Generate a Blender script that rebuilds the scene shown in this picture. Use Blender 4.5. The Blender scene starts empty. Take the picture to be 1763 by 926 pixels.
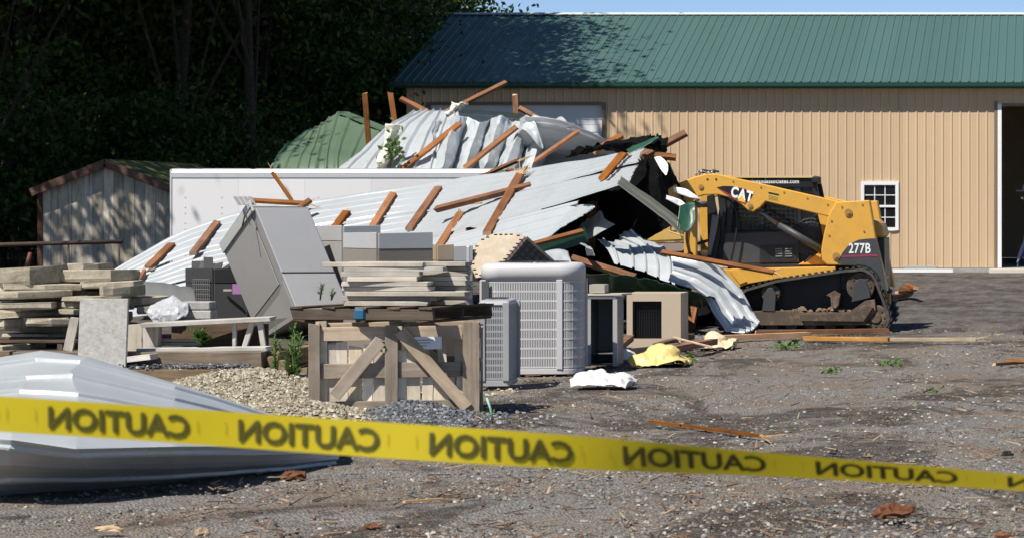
import bpy, bmesh, math, random
from mathutils import Vector, Matrix, noise
from mathutils.bvhtree import BVHTree
random.seed(11)
R = math.radians
sc = bpy.context.scene
COL = sc.collection
# ---------------------------------------------------------------- camera, sky, sun, exposure
FPX, U0, V0, CAMH = 4350.0, 1790.0, 357.0, 1.66      # focal length (px), principal point, eye height
cam = bpy.data.cameras.new('camera'); camo = bpy.data.objects.new('camera', cam); COL.objects.link(camo)
camo.location = (0, 0, CAMH); camo.rotation_euler = (R(90), 0, 0)
cam.sensor_width = 36; cam.lens = FPX / 1763 * 36
cam.shift_x = (881.5 - U0) / 1763; cam.shift_y = -(463 - V0) / 1763
cam.clip_start = 0.1; cam.clip_end = 2000
cam.dof.use_dof = True; cam.dof.focus_distance = 27.0; cam.dof.aperture_fstop = 9.0
sc.camera = camo
SUN = Vector((0.34, 0.47, -0.81)).normalized()        # direction the light travels
w = bpy.data.worlds.new('World'); sc.world = w; w.use_nodes = True
nt = w.node_tree; bg = nt.nodes['Background']
sky = nt.nodes.new('ShaderNodeTexSky'); sky.sky_type = 'NISHITA'; sky.sun_disc = False
sky.sun_elevation = math.asin(-SUN.z); sky.sun_rotation = math.atan2(-SUN.x, -SUN.y)
sky.air_density = 0.5; sky.dust_density = 0.05; sky.ozone_density = 2.0
nt.links.new(sky.outputs[0], bg.inputs[0]); bg.inputs[1].default_value = 0.085
sl = bpy.data.lights.new('sun', 'SUN'); sl.energy = 4.6; sl.angle = R(0.5); sl.color = (1, 0.955, 0.88)
so = bpy.data.objects.new('sun', sl); COL.objects.link(so)
so.rotation_euler = SUN.to_track_quat('-Z', 'Y').to_euler(); so.location = (-20, -20, 40)
sc.view_settings.view_transform = 'Standard'; sc.view_settings.look = 'None'
sc.view_settings.gamma = 1; sc.view_settings.exposure = 0.56
sc.render.resolution_x = 1024; sc.render.resolution_y = 537

def W(px, py, Y):                                      # photo pixel + distance -> world
    return Vector(((px - U0) * Y / FPX, Y, CAMH - (py - V0) * Y / FPX))
def G(px, py):                                         # photo pixel on the ground
    return W(px, py, FPX * CAMH / (py - V0))

# ---------------------------------------------------------------- materials
MATS = {}
def newmat(name):
    m = bpy.data.materials.new(name); m.use_nodes = True
    n = m.node_tree; b = n.nodes['Principled BSDF']
    return m, n, b
def ramp(n, fac, stops):
    r = n.nodes.new('ShaderNodeValToRGB'); e = r.color_ramp.elements
    while len(e) > 1: e.remove(e[0])
    e[0].position = stops[0][0]; e[0].color = (*stops[0][1], 1)
    for p, c in stops[1:]:
        k = e.new(p); k.color = (*c, 1)
    n.links.new(fac, r.inputs[0]); return r.outputs[0]
def tex(n, kind, scale, vec=None, **kw):
    t = n.nodes.new(kind); t.inputs['Scale'].default_value = scale
    for k, v in kw.items(): t.inputs[k.replace('_', ' ')].default_value = v
    if vec is not None: n.links.new(vec, t.inputs['Vector'])
    return t
def coords(n, scale=(1, 1, 1), out='Object', rnd=True):
    tc = n.nodes.new('ShaderNodeTexCoord'); mp = n.nodes.new('ShaderNodeMapping')
    mp.inputs['Scale'].default_value = scale
    n.links.new(tc.outputs[out], mp.inputs[0])
    if rnd:
        oi = n.nodes.new('ShaderNodeObjectInfo')
        mu = n.nodes.new('ShaderNodeMath'); mu.operation = 'MULTIPLY'; mu.inputs[1].default_value = 37.0
        n.links.new(oi.outputs['Random'], mu.inputs[0]); n.links.new(mu.outputs[0], mp.inputs['Location'])
    return mp.outputs[0]
def mix(n, a, b, fac, mode='MIX'):
    m = n.nodes.new('ShaderNodeMix'); m.data_type = 'RGBA'; m.blend_type = mode
    for i, s in ((6, a), (7, b)):
        if hasattr(s, 'is_linked'): n.links.new(s, m.inputs[i])
        else: m.inputs[i].default_value = (*s, 1)
    if hasattr(fac, 'is_linked'): n.links.new(fac, m.inputs[0])
    else: m.inputs[0].default_value = fac
    return m.outputs[2]
def bump(n, b, h, strength=0.3, dist=0.01):
    k = n.nodes.new('ShaderNodeBump'); k.inputs['Strength'].default_value = strength; k.inputs['Distance'].default_value = dist
    n.links.new(h, k.inputs['Height']); n.links.new(k.outputs[0], b.inputs['Normal'])
def paint(name, col, rough=0.45, dirt=0.25, dirtcol=(0.12, 0.10, 0.08), metal=0.0, scale=3.0, bumpy=0.0, spec=0.4, var=0.12):
    if name in MATS: return MATS[name]
    m, n, b = newmat(name); v = coords(n)
    a = tex(n, 'ShaderNodeTexNoise', scale, v, Detail=6, Roughness=0.65)
    c2 = tuple(max(0, x * (1 - var)) for x in col)
    base = mix(n, col, c2, a.outputs[0])
    f = ramp(n, tex(n, 'ShaderNodeTexNoise', scale * 2.3, v, Detail=9, Roughness=0.75).outputs[0], [(0.5, (0, 0, 0)), (0.78, (dirt,) * 3)])
    oi = n.nodes.new('ShaderNodeObjectInfo'); hv = n.nodes.new('ShaderNodeHueSaturation')
    vr = n.nodes.new('ShaderNodeMapRange'); vr.inputs[3].default_value = 0.94; vr.inputs[4].default_value = 1.05
    n.links.new(oi.outputs['Random'], vr.inputs[0]); n.links.new(vr.outputs[0], hv.inputs['Value'])
    n.links.new(mix(n, base, dirtcol, f), hv.inputs['Color']); n.links.new(hv.outputs[0], b.inputs['Base Color'])
    rr = ramp(n, a.outputs[0], [(0.3, (rough * 0.8,) * 3), (0.7, (min(1, rough * 1.25),) * 3)])
    n.links.new(rr, b.inputs['Roughness']); b.inputs['Metallic'].default_value = metal
    b.inputs['Specular IOR Level'].default_value = spec
    if bumpy: bump(n, b, tex(n, 'ShaderNodeTexNoise', scale * 4, v, Detail=4).outputs[0], bumpy, 0.02)
    MATS[name] = m; return m
def wood(name, c1, c2, c3, rough=0.8, axis=0, gscale=1.0):
    if name in MATS: return MATS[name]
    m, n, b = newmat(name)
    s = [14 * gscale] * 3; s[axis] = 0.9 * gscale
    v = coords(n, s)
    g = tex(n, 'ShaderNodeTexNoise', 2.2, v, Detail=9, Roughness=0.7, Distortion=0.6)
    v2 = coords(n, (1, 1, 1))
    st = tex(n, 'ShaderNodeTexNoise', 2.5, v2, Detail=5, Roughness=0.6)
    col = ramp(n, g.outputs[0], [(0.28, c3), (0.48, c1), (0.72, c2)])
    oi = n.nodes.new('ShaderNodeObjectInfo')
    hv = n.nodes.new('ShaderNodeHueSaturation')
    vr = n.nodes.new('ShaderNodeMapRange'); vr.inputs[3].default_value = 0.7; vr.inputs[4].default_value = 1.25
    n.links.new(oi.outputs['Random'], vr.inputs[0]); n.links.new(vr.outputs[0], hv.inputs['Value'])
    fr = n.nodes.new('ShaderNodeMath'); fr.operation = 'MULTIPLY_ADD'; fr.inputs[1].default_value = 7.31; fr.inputs[2].default_value = 0
    f2 = n.nodes.new('ShaderNodeMath'); f2.operation = 'FRACT'; n.links.new(oi.outputs['Random'], fr.inputs[0]); n.links.new(fr.outputs[0], f2.inputs[0])
    sr = n.nodes.new('ShaderNodeMapRange'); sr.inputs[3].default_value = 0.82; sr.inputs[4].default_value = 1.2; n.links.new(f2.outputs[0], sr.inputs[0]); n.links.new(sr.outputs[0], hv.inputs['Saturation'])
    d = ramp(n, st.outputs[0], [(0.35, (0.55,) * 3), (0.62, (1, 1, 1))])
    n.links.new(mix(n, col, d, 0.75, 'MULTIPLY'), hv.inputs['Color'])
    n.links.new(hv.outputs[0], b.inputs['Base Color'])
    b.inputs['Roughness'].default_value = rough; b.inputs['Specular IOR Level'].default_value = 0.2
    bump(n, b, g.outputs[0], 0.5, 0.006)
    MATS[name] = m; return m
def plain(name, col, rough=0.6, metal=0.0, spec=0.4):
    return paint(name, col, rough, 0.1, tuple(c * 0.5 for c in col), metal, 6.0, 0, spec, 0.15)
def rock(name, c1, c2, c3, scale=6.0, rough=0.9):
    if name in MATS: return MATS[name]
    m, n, b = newmat(name); v = coords(n)
    a = tex(n, 'ShaderNodeTexNoise', scale, v, Detail=10, Roughness=0.7)
    k = tex(n, 'ShaderNodeTexNoise', scale * 7, v, Detail=6, Roughness=0.8)
    col = ramp(n, a.outputs[0], [(0.3, c1), (0.5, c2), (0.7, c3)])
    sp = ramp(n, k.outputs[0], [(0.35, (0.55,) * 3), (0.6, (1.0,) * 3)])
    oi = n.nodes.new('ShaderNodeObjectInfo'); hv = n.nodes.new('ShaderNodeHueSaturation')
    vr = n.nodes.new('ShaderNodeMapRange'); vr.inputs[3].default_value = 0.75; vr.inputs[4].default_value = 1.2
    n.links.new(oi.outputs['Random'], vr.inputs[0]); n.links.new(vr.outputs[0], hv.inputs['Value'])
    n.links.new(mix(n, col, sp, 0.7, 'MULTIPLY'), hv.inputs['Color']); n.links.new(hv.outputs[0], b.inputs['Base Color'])
    b.inputs['Roughness'].default_value = rough; b.inputs['Specular IOR Level'].default_value = 0.2
    bump(n, b, k.outputs[0], 0.6, 0.01)
    MATS[name] = m; return m
def pebbles(name, stops, rough=0.85):                  # one colour per loose stone
    if name in MATS: return MATS[name]
    m, n, b = newmat(name)
    ge = n.nodes.new('ShaderNodeNewGeometry')
    col = ramp(n, ge.outputs['Random Per Island'], stops)
    v = coords(n, rnd=False)
    k = tex(n, 'ShaderNodeTexNoise', 60, v, Detail=5)
    sp = ramp(n, k.outputs[0], [(0.3, (0.65,) * 3), (0.65, (1.0,) * 3)])
    n.links.new(mix(n, col, sp, 0.7, 'MULTIPLY'), b.inputs['Base Color'])
    b.inputs['Roughness'].default_value = rough
    MATS[name] = m; return m

# ---------------------------------------------------------------- mesh helpers
class MB:
    def __init__(s): s.v = []; s.f = []; s.m = []; s.sm = []
    def face(s, idx, mi=0, smooth=False): s.f.append(idx); s.m.append(mi); s.sm.append(smooth)
    def add(s, vs, fs, mi=0, smooth=False):
        o = len(s.v); s.v += [tuple(x) for x in vs]
        for f in fs: s.face([o + i for i in f], mi, smooth)
    def hexa(s, p, mi=0):                              # 8 points: bottom ring 0-3, top ring 4-7
        s.add(p, [(3, 2, 1, 0), (4, 5, 6, 7), (0, 1, 5, 4), (1, 2, 6, 5), (2, 3, 7, 6), (3, 0, 4, 7)], mi); return s
    def box(s, x0, x1, y0, y1, z0, z1, mi=0):
        return s.hexa([(x0, y0, z0), (x1, y0, z0), (x1, y1, z0), (x0, y1, z0), (x0, y0, z1), (x1, y0, z1), (x1, y1, z1), (x0, y1, z1)], mi)
    def bar(s, p, q, wd, ht, up=(0, 0, 1), mi=0, jag=0.0, taper=1.0):   # board from p to q
        p = Vector(p); q = Vector(q); d = (q - p).normalized(); up = Vector(up)
        sd = d.cross(up)
        if sd.length < 1e-3: sd = d.cross(Vector((0, 1, 0)))
        sd.normalize(); u = sd.cross(d).normalized()
        r = []
        for c, k in ((p, 1.0), (q, taper)):
            for a, b in ((-1, -1), (1, -1), (1, 1), (-1, 1)):
                r.append(c + sd * a * wd / 2 * k + u * b * ht / 2 * k + d * random.uniform(-jag, jag))
        s.add(r, [(3, 2, 1, 0), (4, 5, 6, 7), (0, 1, 5, 4), (1, 2, 6, 5), (2, 3, 7, 6), (3, 0, 4, 7)], mi); return s
    def tube(s, pts, rad, n=8, mi=0, cap=True):
        pts = [Vector(p) for p in pts]; rings = []
        for i, p in enumerate(pts):
            d = (pts[min(i + 1, len(pts) - 1)] - pts[max(i - 1, 0)]).normalized()
            a = d.orthogonal().normalized() if i == 0 else (la - d * la.dot(d)).normalized()
            la = a; b = d.cross(a); r = rad[i] if isinstance(rad, (list, tuple)) else rad
            rings.append([p + (a * math.cos(2 * math.pi * k / n) + b * math.sin(2 * math.pi * k / n)) * r for k in range(n)])
        o = len(s.v)
        for g in rings: s.v += [tuple(x) for x in g]
        for i in range(len(pts) - 1):
            for k in range(n):
                s.face([o + i * n + k, o + i * n + (k + 1) % n, o + (i + 1) * n + (k + 1) % n, o + (i + 1) * n + k], mi, True)
        if cap:
            s.face([o + k for k in range(n)][::-1], mi); s.face([o + (len(pts) - 1) * n + k for k in range(n)], mi)
        return s
    def prism(s, front, back, mi=0):                   # two matching outlines
        n = len(front); o = len(s.v); s.v += [tuple(p) for p in front] + [tuple(p) for p in back]
        s.face([o + i for i in range(n)], mi); s.face([o + n + i for i in range(n)][::-1], mi)
        for i in range(n): s.face([o + i, o + n + i, o + n + (i + 1) % n, o + (i + 1) % n], mi)
        return s
    def disc(s, c, r, y0, y1, n=20, mi=0):             # wheel-like disc, axis Y
        a = [(c[0] + r * math.cos(2 * math.pi * k / n), y0, c[1] + r * math.sin(2 * math.pi * k / n)) for k in range(n)]
        return s.prism(a, [(x, y1, z) for x, y, z in a], mi)
    def build(s, name, mats, parent=None, bevel=0.0, loc=None):
        me = bpy.data.meshes.new(name); me.from_pydata(s.v, [], s.f)
        if not isinstance(mats, (list, tuple)): mats = [mats]
        for m in mats: me.materials.append(m)
        me.polygons.foreach_set('material_index', s.m); me.polygons.foreach_set('use_smooth', s.sm)
        bm = bmesh.new(); bm.from_mesh(me); bmesh.ops.recalc_face_normals(bm, faces=bm.faces)
        if bevel: bmesh.ops.bevel(bm, geom=bm.edges[:], offset=bevel, segments=1, affect='EDGES', clamp_overlap=True)
        bm.to_mesh(me); bm.free(); me.update()
        return link(name, me, parent)
def link(name, me, parent=None):
    o = bpy.data.objects.new(name, me); COL.objects.link(o)
    if parent is not None: o.parent = parent
    return o
def rebase(o):                                         # move the object's origin to the foot of its mesh
    me = o.data; xs = [v.co for v in me.vertices]
    c = Vector((sum(v.x for v in xs) / len(xs), sum(v.y for v in xs) / len(xs), min(v.z for v in xs)))
    me.transform(Matrix.Translation(-c)); o.location = c
    return o
def tag(o, label, cat, group=None, kind=None):
    if label: o['label'] = label
    if cat: o['category'] = cat
    if group: o['group'] = group
    if kind: o['kind'] = kind
    return o
def thing(name, label, cat, loc=(0, 0, 0), group=None, rz=0.0):
    o = bpy.data.objects.new(name, None); COL.objects.link(o); o.location = loc; o.rotation_euler = (0, 0, rz)
    o.empty_display_size = 0.2
    return tag(o, label, cat, group)
def keepworld(o, root):                                # parent world-space mesh to a moved root
    o.parent = root; M = Matrix.LocRotScale(root.location, root.rotation_euler, root.scale)
    o.matrix_parent_inverse = M.inverted(); return o
def solid(o, t, off=0, rim=0):
    m = o.modifiers.new('thickness', 'SOLIDIFY'); m.thickness = t; m.offset = -1; m.material_offset = off; m.material_offset_rim = rim; m.use_even_offset = False
    return o
def lerp_poly(pts, t):
    k = t * (len(pts) - 1); i = min(int(k), len(pts) - 2); return pts[i].lerp(pts[i + 1], k - i)
def cat_poly(pts, t):
    n = len(pts); k = t * (n - 1); i = min(int(k), n - 2); u = k - i
    a, b, c, d = pts[max(i - 1, 0)], pts[i], pts[i + 1], pts[min(i + 2, n - 1)]
    return 0.5 * ((2 * b) + (c - a) * u + (2 * a - 5 * b + 4 * c - d) * u * u + (3 * b - a - 3 * c + d) * u ** 3)
def sheet(name, rows, mats, nu=60, nv=40, ribs=0, ribh=0.018, along='u', crumple=0.0, cs=1.5, smooth=True,
          parent=None, thick=0.003, jagu=0.0, jagv=0.0, seed=0, holes=0.0, cubic=True, crease=0.0, cubicv=None, ribw=.16, arc=False):
    """sheet metal over a control net; rows[j] runs along u.  ribs = number of ribs across the other direction."""
    P = cat_poly if cubic else lerp_poly
    PV = P if cubicv is None else (cat_poly if cubicv else lerp_poly)
    rnd = random.Random(seed); ju = [rnd.uniform(-1, 1) for _ in range(nv + 1)]; jv = [rnd.uniform(-1, 1) for _ in range(nu + 1)]
    vm = [j / nv for j in range(nv + 1)]
    if arc:                                            # even spacing of the ribs over the folds
        N = 200; c = [PV([P(r, .45) for r in rows], k / N) for k in range(N + 1)]; L = [0]
        for k in range(N): L.append(L[-1] + (c[k + 1] - c[k]).length)
        vm = []; k = 0
        for j in range(nv + 1):
            t = L[-1] * j / nv
            while k < N - 1 and L[k + 1] < t: k += 1
            vm.append(min(1, (k + (t - L[k]) / max(1e-9, L[k + 1] - L[k])) / N))
    g = []
    for j in range(nv + 1):
        line = []
        for i in range(nu + 1):
            u = i / nu; v = vm[j]
            if jagu and i == nu: u = 1 - jagu * abs(ju[j])
            if jagv and j == nv: v = 1 - jagv * abs(jv[i])
            line.append(PV([P(r, u) for r in rows], v) if len(rows) > 1 else P(rows[0], u))
        g.append(line)
    off = Vector((seed * 3.1, seed * 1.7, seed * 0.9)); out = []
    for j in range(nv + 1):
        for i in range(nu + 1):
            p = g[j][i]
            a = g[j][min(i + 1, nu)] - g[j][max(i - 1, 0)]; b = g[min(j + 1, nv)][i] - g[max(j - 1, 0)][i]
            n = a.cross(b); n = n.normalized() if n.length > 1e-9 else Vector((0, 0, 1))
            d = 0
            if ribs:
                t = ((j / nv) if along == 'u' else (i / nu)) * ribs % 1.0
                d += ribh * max(0.0, min(1.0, (ribw - abs(t - 0.5)) / (ribw * .4))) + (0.2 if ribw > .08 else 0.07) * ribh * max(0.0, min(1, (0.06 - abs((t * 3 % 1.0) - 0.5)) / 0.04))
            if crumple:
                q = p * cs + off
                d += crumple * (noise.noise(q) + 0.5 * abs(noise.noise(q * 2.3)) + 0.25 * noise.noise(q * 5.1))
            if crease:
                q = p * cs * 0.8 + off * 2
                d += crease * (abs(noise.noise(q)) + 0.5 * abs(noise.noise(q * 2.1)))
            out.append(p + n * d)
    mb = MB(); mb.v = [tuple(p) for p in out]
    for j in range(nv):
        for i in range(nu):
            if holes and rnd.random() < holes: continue
            k = j * (nu + 1) + i; mb.face([k, k + 1, k + nu + 2, k + nu + 1], 0, smooth)
    me = bpy.data.meshes.new(name); me.from_pydata(mb.v, [], mb.f)
    for m in mats: me.materials.append(m)
    me.polygons.foreach_set('use_smooth', mb.sm); me.update()
    o = link(name, me, parent)
    if smooth:
        try: me.set_sharp_from_angle(angle=R(17))
        except Exception: pass
    solid(o, thick, 1 if len(mats) > 1 else 0)
    return o
def text_mesh(s, size, bold=0.0):
    c = bpy.data.curves.new('lettering', 'FONT'); c.body = s; c.size = size; c.offset = bold; c.align_x = 'CENTER'; c.align_y = 'CENTER'; c.resolution_u = 3; c.space_character = 1.0 + bold / size * 3.2
    o = bpy.data.objects.new('lettering', c); COL.objects.link(o)
    bpy.context.view_layer.update()
    me = bpy.data.meshes.new_from_object(o.evaluated_get(bpy.context.evaluated_depsgraph_get()))
    bpy.data.objects.remove(o); return me
def lettering(s, size, mat, at, xd=(1, 0, 0), yd=(0, 0, 1), bold=0.0, name='lettering', parent=None, sx=1.0, shear=0.0):
    me = text_mesh(s, size, bold); X = Vector(xd).normalized(); Y = Vector(yd).normalized(); at = Vector(at)
    for v in me.vertices: v.co = at + X * (v.co.x * sx + shear * v.co.y) + Y * v.co.y
    me.materials.clear(); me.materials.append(mat)
    return link(name, me, parent)
def stones(spots, seed, lo, hi, flat=0.7):             # many loose stones in one mesh: spots = [(x,y,z)]
    rnd = random.Random(seed); mb = MB()
    for x, y, z in spots:
        r = lo + (hi - lo) * rnd.random() ** 2; a = rnd.uniform(0, 6.28); o = len(mb.v)
        n = 5
        ring = [(r * rnd.uniform(.7, 1.15), a + 6.283 * k / n) for k in range(n)]
        h = r * flat * rnd.uniform(.6, 1.2); tx, ty = rnd.uniform(-.4, .4) * r, rnd.uniform(-.4, .4) * r
        mb.v += [(x + q * math.cos(t), y + q * math.sin(t), z + rnd.uniform(-.1, .25) * h) for q, t in ring]
        mb.v += [(x + tx + .55 * q * math.cos(t + .3), y + ty + .55 * q * math.sin(t + .3), z + h * rnd.uniform(.75, 1)) for q, t in ring]
        for k in range(n): mb.face([o + k, o + (k + 1) % n, o + n + (k + 1) % n, o + n + k])
        mb.face([o + n + k for k in range(n)])
    return mb
def fastbuild(mb, name, mat, parent=None):
    me = bpy.data.meshes.new(name); me.from_pydata(mb.v, [], mb.f); me.materials.append(mat); me.update()
    return link(name, me, parent)
# ================================================================= SETTING: ground
def ground_mat():
    m, n, b = newmat('gravel_yard'); v = coords(n, rnd=False)
    vo = tex(n, 'ShaderNodeTexVoronoi', 55, v); vo2 = tex(n, 'ShaderNodeTexVoronoi', 120, v)
    st = n.nodes.new('ShaderNodeSeparateColor'); n.links.new(vo.outputs['Color'], st.inputs[0])
    st2 = n.nodes.new('ShaderNodeSeparateColor'); n.links.new(vo2.outputs['Color'], st2.inputs[0])
    c1 = ramp(n, st.outputs[0], [(0.0, (0.085, 0.073, 0.062)), (0.35, (0.185, 0.172, 0.16)), (0.7, (0.255, 0.24, 0.225)), (0.92, (0.29, 0.26, 0.215)), (1.0, (0.48, 0.46, 0.42))])
    c2 = ramp(n, st2.outputs[0], [(0.0, (0.09, 0.08, 0.07)), (0.5, (0.205, 0.192, 0.18)), (1.0, (0.36, 0.34, 0.315))])
    base = mix(n, c1, c2, 0.5)
    big = tex(n, 'ShaderNodeTexNoise', 0.22, coords(n, (1.0, 0.55, 1), rnd=False), Detail=9, Roughness=0.72, Distortion=0.8)
    big.inputs['Scale'].default_value = 0.55
    mud = ramp(n, big.outputs[0], [(0.50, (0, 0, 0)), (0.56, (1, 1, 1))])
    fine = tex(n, 'ShaderNodeTexNoise', 7, v, Detail=8, Roughness=0.75)
    mudc = ramp(n, fine.outputs[0], [(0.35, (0.022, 0.017, 0.013)), (0.65, (0.07, 0.055, 0.043))])
    mudf = mix(n, (0, 0, 0), mud, ramp(n, fine.outputs[0], [(0.36, (0.35,) * 3), (0.6, (1, 1, 1))]))
    sx = n.nodes.new('ShaderNodeSeparateXYZ'); n.links.new(v, sx.inputs[0]); fa = n.nodes.new('ShaderNodeMath'); fa.operation = 'MULTIPLY_ADD'; fa.inputs[1].default_value = 7.0
    n.links.new(big.outputs[0], fa.inputs[0]); n.links.new(sx.outputs[1], fa.inputs[2]); fm = n.nodes.new('ShaderNodeMapRange'); fm.inputs[1].default_value = 35.5; fm.inputs[2].default_value = 39.5; fm.inputs[4].default_value = .6
    n.links.new(fa.outputs[0], fm.inputs[0])           # the wet dark ground by the building
    brown = ramp(n, tex(n, 'ShaderNodeTexNoise', 0.9, v, Detail=6).outputs[0], [(0.4, (1, 1, 1)), (0.65, (1.0, 0.86, 0.72))])
    col = mix(n, mix(n, base, brown, 1.0, 'MULTIPLY'), mudc, mudf)
    wet = ramp(n, tex(n, 'ShaderNodeTexNoise', 3.1, coords(n, (1, .22, 1), rnd=False), Detail=12, Roughness=.85).outputs[0], [(.38, (.020, .016, .013)), (.47, (.055, .05, .045)), (.55, (.14, .13, .12)), (.66, (.21, .195, .18))])
    col = mix(n, col, wet, fm.outputs[0])
    n.links.new(col, b.inputs['Base Color']); b.inputs['Roughness'].default_value = 0.92; b.inputs['Specular IOR Level'].default_value = 0.2
    ad = n.nodes.new('ShaderNodeMath'); ad.operation = 'ADD'
    n.links.new(vo.outputs['Distance'], ad.inputs[0]); n.links.new(fine.outputs[0], ad.inputs[1])
    bump(n, b, ad.outputs[0], 0.9, 0.03)
    return m
GM = ground_mat()
def ground():
    xs = [-900, -200, -60, -34] + [-30 + i * 0.5 for i in range(75)] + [12, 40, 200, 900]
    ys = [-40, 0, 8] + [11 + i * 0.4 for i in range(75)] + [44, 50, 60, 80, 150, 500, 1500]
    mb = MB()
    for y in ys:
        for x in xs:
            z = 0
            if -30 < x < 7 and 11 < y < 40: z = 0.035 * noise.noise(Vector((x * .7, y * .9, 0))) + 0.02 * noise.noise(Vector((x * 2.1, y * 2.3, 5)))
            mb.v.append((x, y, z - 0.02))
    nx = len(xs)
    for j in range(len(ys) - 1):
        for i in range(nx - 1): mb.face([j * nx + i, j * nx + i + 1, j * nx + nx + i + 1, j * nx + nx + i], 0, True)
    o = fastbuild(mb, 'ground', GM); o['kind'] = 'structure'
    for p in o.data.polygons: p.use_smooth = True
ground()
# loose stones on the yard, thinning with distance
rnd = random.Random(5); sp = []
while len(sp) < 30000:
    y = 12 + 24 * rnd.random() ** 1.7
    x = rnd.uniform(-1800, 60) / FPX * y
    if noise.noise(Vector((x * .9, y * 1.1, 3))) < rnd.uniform(-0.5, 0.15): continue
    sp.append((x, y, -0.012))
PEB = pebbles('yard_stones', [(0, (0.07, 0.06, 0.05)), (0.3, (0.14, 0.128, 0.115)), (0.6, (0.205, 0.19, 0.17)), (0.85, (0.28, 0.24, 0.18)), (0.95, (0.44, 0.42, 0.37)), (1, (0.48, 0.46, 0.41))])
o = fastbuild(stones(sp, 6, 0.004, 0.019), 'loose_stones', PEB); tag(o, 'loose grey and tan stones scattered over the gravel yard', 'stones', kind='stuff')
# straw, bark and wood chips trodden into the gravel
rnd = random.Random(8); mb = MB()
for k in range(1500):
    y = 12.5 + 22 * rnd.random() ** 1.4; x = rnd.uniform(-1500, 40) / FPX * y
    a = rnd.uniform(0, 3.14); L = rnd.uniform(.015, .085); d = Vector((math.cos(a), math.sin(a), rnd.uniform(-.1, .25)))
    p = Vector((x, y, rnd.uniform(0.0, .02)))
    mb.bar(p - d * L, p + d * L, rnd.uniform(.006, .018), .006, taper=.5)
o = fastbuild(mb, 'wood_chips', pebbles('chips', [(0, (0.05, 0.03, 0.02)), (0.4, (0.16, 0.085, 0.045)), (0.8, (0.34, 0.21, 0.12)), (1, (0.5, 0.38, 0.25))]))
tag(o, 'small splinters and bark chips trodden into the gravel', 'wood chips', kind='stuff')

# ================================================================= big tan building
BY = 65.6; BS = FPX / BY
BX0, BX1 = -16.36, 8.3
EAVE, RIDGE, HALF = 4.92, 7.09, 6.4
TAN = paint('tan_steel', (0.565, 0.41, 0.255), 0.5, 0.10, (0.3, 0.22, 0.14), scale=0.8, var=0.06)
ROOFG = paint('green_steel', (0.072, 0.138, 0.120), 0.42, 0.12, (0.03, 0.05, 0.045), scale=0.7, var=0.15)
DGREEN = paint('dark_green_trim', (0.012, 0.060, 0.042), 0.4, 0.1)
WHITE = paint('white_trim', (0.80, 0.80, 0.78), 0.45, 0.06)
DOORW = paint('white_door', (0.74, 0.75, 0.76), 0.45, 0.08, scale=1.2)
bld = thing('pole_building', 'long tan metal building with green metal roof behind the wreckage', 'building', ((BX0 + BX1) / 2, BY, 0))
P_ = []
def K(o): return keepworld(o, bld)
doors = [(-15.88, -11.31, 0.0, 4.33), (-1.09, 2.6, 0.0, 4.31), (-4.63, -3.67, 1.06, 2.32)]
def ribprofile(x0, x1, h, pitch=0.2286):
    pts = [(x0, 0)]; k = math.floor(x0 / pitch) - 1
    while k * pitch < x1:
        c = k * pitch
        for dx, d in ((-.032, 0), (-.012, h), (.012, h), (.032, 0)):
            if x0 < c + dx < x1: pts.append((c + dx, d))
        for dx, d in ((.075, 0), (.083, h * .22), (.091, 0), (.140, 0), (.148, h * .22), (.156, 0)):
            if x0 < c + dx < x1: pts.append((c + dx, d))
        k += 1
    pts.append((x1, 0)); return pts
def wallpanel(x0, x1, z0, z1, y=BY, sgn=-1):
    pr = ribprofile(x0, x1, 0.02); mb = MB()
    mb.v = [(x, y + sgn * d, z0) for x, d in pr] + [(x, y + sgn * d, z1) for x, d in pr]; n = len(pr)
    for i in range(n - 1): mb.face([i, i + 1, n + i + 1, n + i])
    me = bpy.data.meshes.new('wall_panel'); me.from_pydata(mb.v, [], mb.f); me.materials.append(TAN); me.update()
    return link('wall_panel', me)
x = BX0
while x < BX1 - 0.01:
    xe = min(x + 0.9144, BX1); cuts = [x, xe]
    for d in doors:
        for c in d[:2]:
            if x < c < xe: cuts.append(c)
    cuts.sort()
    for a, b in zip(cuts, cuts[1:]):
        if b - a < 0.004: continue
        m_ = (a + b) / 2; zs = [(0.1, EAVE)]
        for d in doors:
            if d[0] < m_ < d[1]: zs = ([(0.1, d[2])] if d[2] > .2 else []) + [(d[3], EAVE)]
        for z0, z1 in zs: K(wallpanel(a + .001, b - .001, z0, z1))
    x = xe
x = BX0 - 0.4; slope = Vector((0, HALF, RIDGE - EAVE)); OV = 0.27      # eave overhang
ey = BY - OV; ez = EAVE - OV * (RIDGE - EAVE) / HALF + 0.06
while x < BX1 + 0.4:
    xe = min(x + 0.9144, BX1 + 0.4); pr = ribprofile(x + .001, xe - .001, 0.024)
    for s_ in (1, -1):
        mb = MB(); ye = ey if s_ == 1 else 2 * (BY + HALF) - ey
        mb.v = [(a, ye, ez + d) for a, d in pr] + [(a, BY + HALF, RIDGE + .06 + d) for a, d in pr]; n = len(pr)
        for i in range(n - 1): mb.face([i, i + 1, n + i + 1, n + i] if s_ == 1 else [n + i, n + i + 1, i + 1, i])
        me = bpy.data.meshes.new('roof_panel'); me.from_pydata(mb.v, [], mb.f); me.materials.append(ROOFG); me.update()
        K(solid(link('roof_panel', me), 0.002))
    x = xe
K(MB().box(BX0 - .42, BX1 + .42, ey - .03, ey + .0, ez - .16, ez - .004).build('fascia', DGREEN))
g = MB()
gp = [(ey - .12, ez - .02), (ey - .115, ez - .10), (ey - .10, ez - .135), (ey - .033, ez - .135), (ey - .033, ez - .02), (ey - .045, ez - .02), (ey - .045, ez - .12), (ey - .095, ez - .12), (ey - .105, ez - .09), (ey - .109, ez - .02)]
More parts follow.
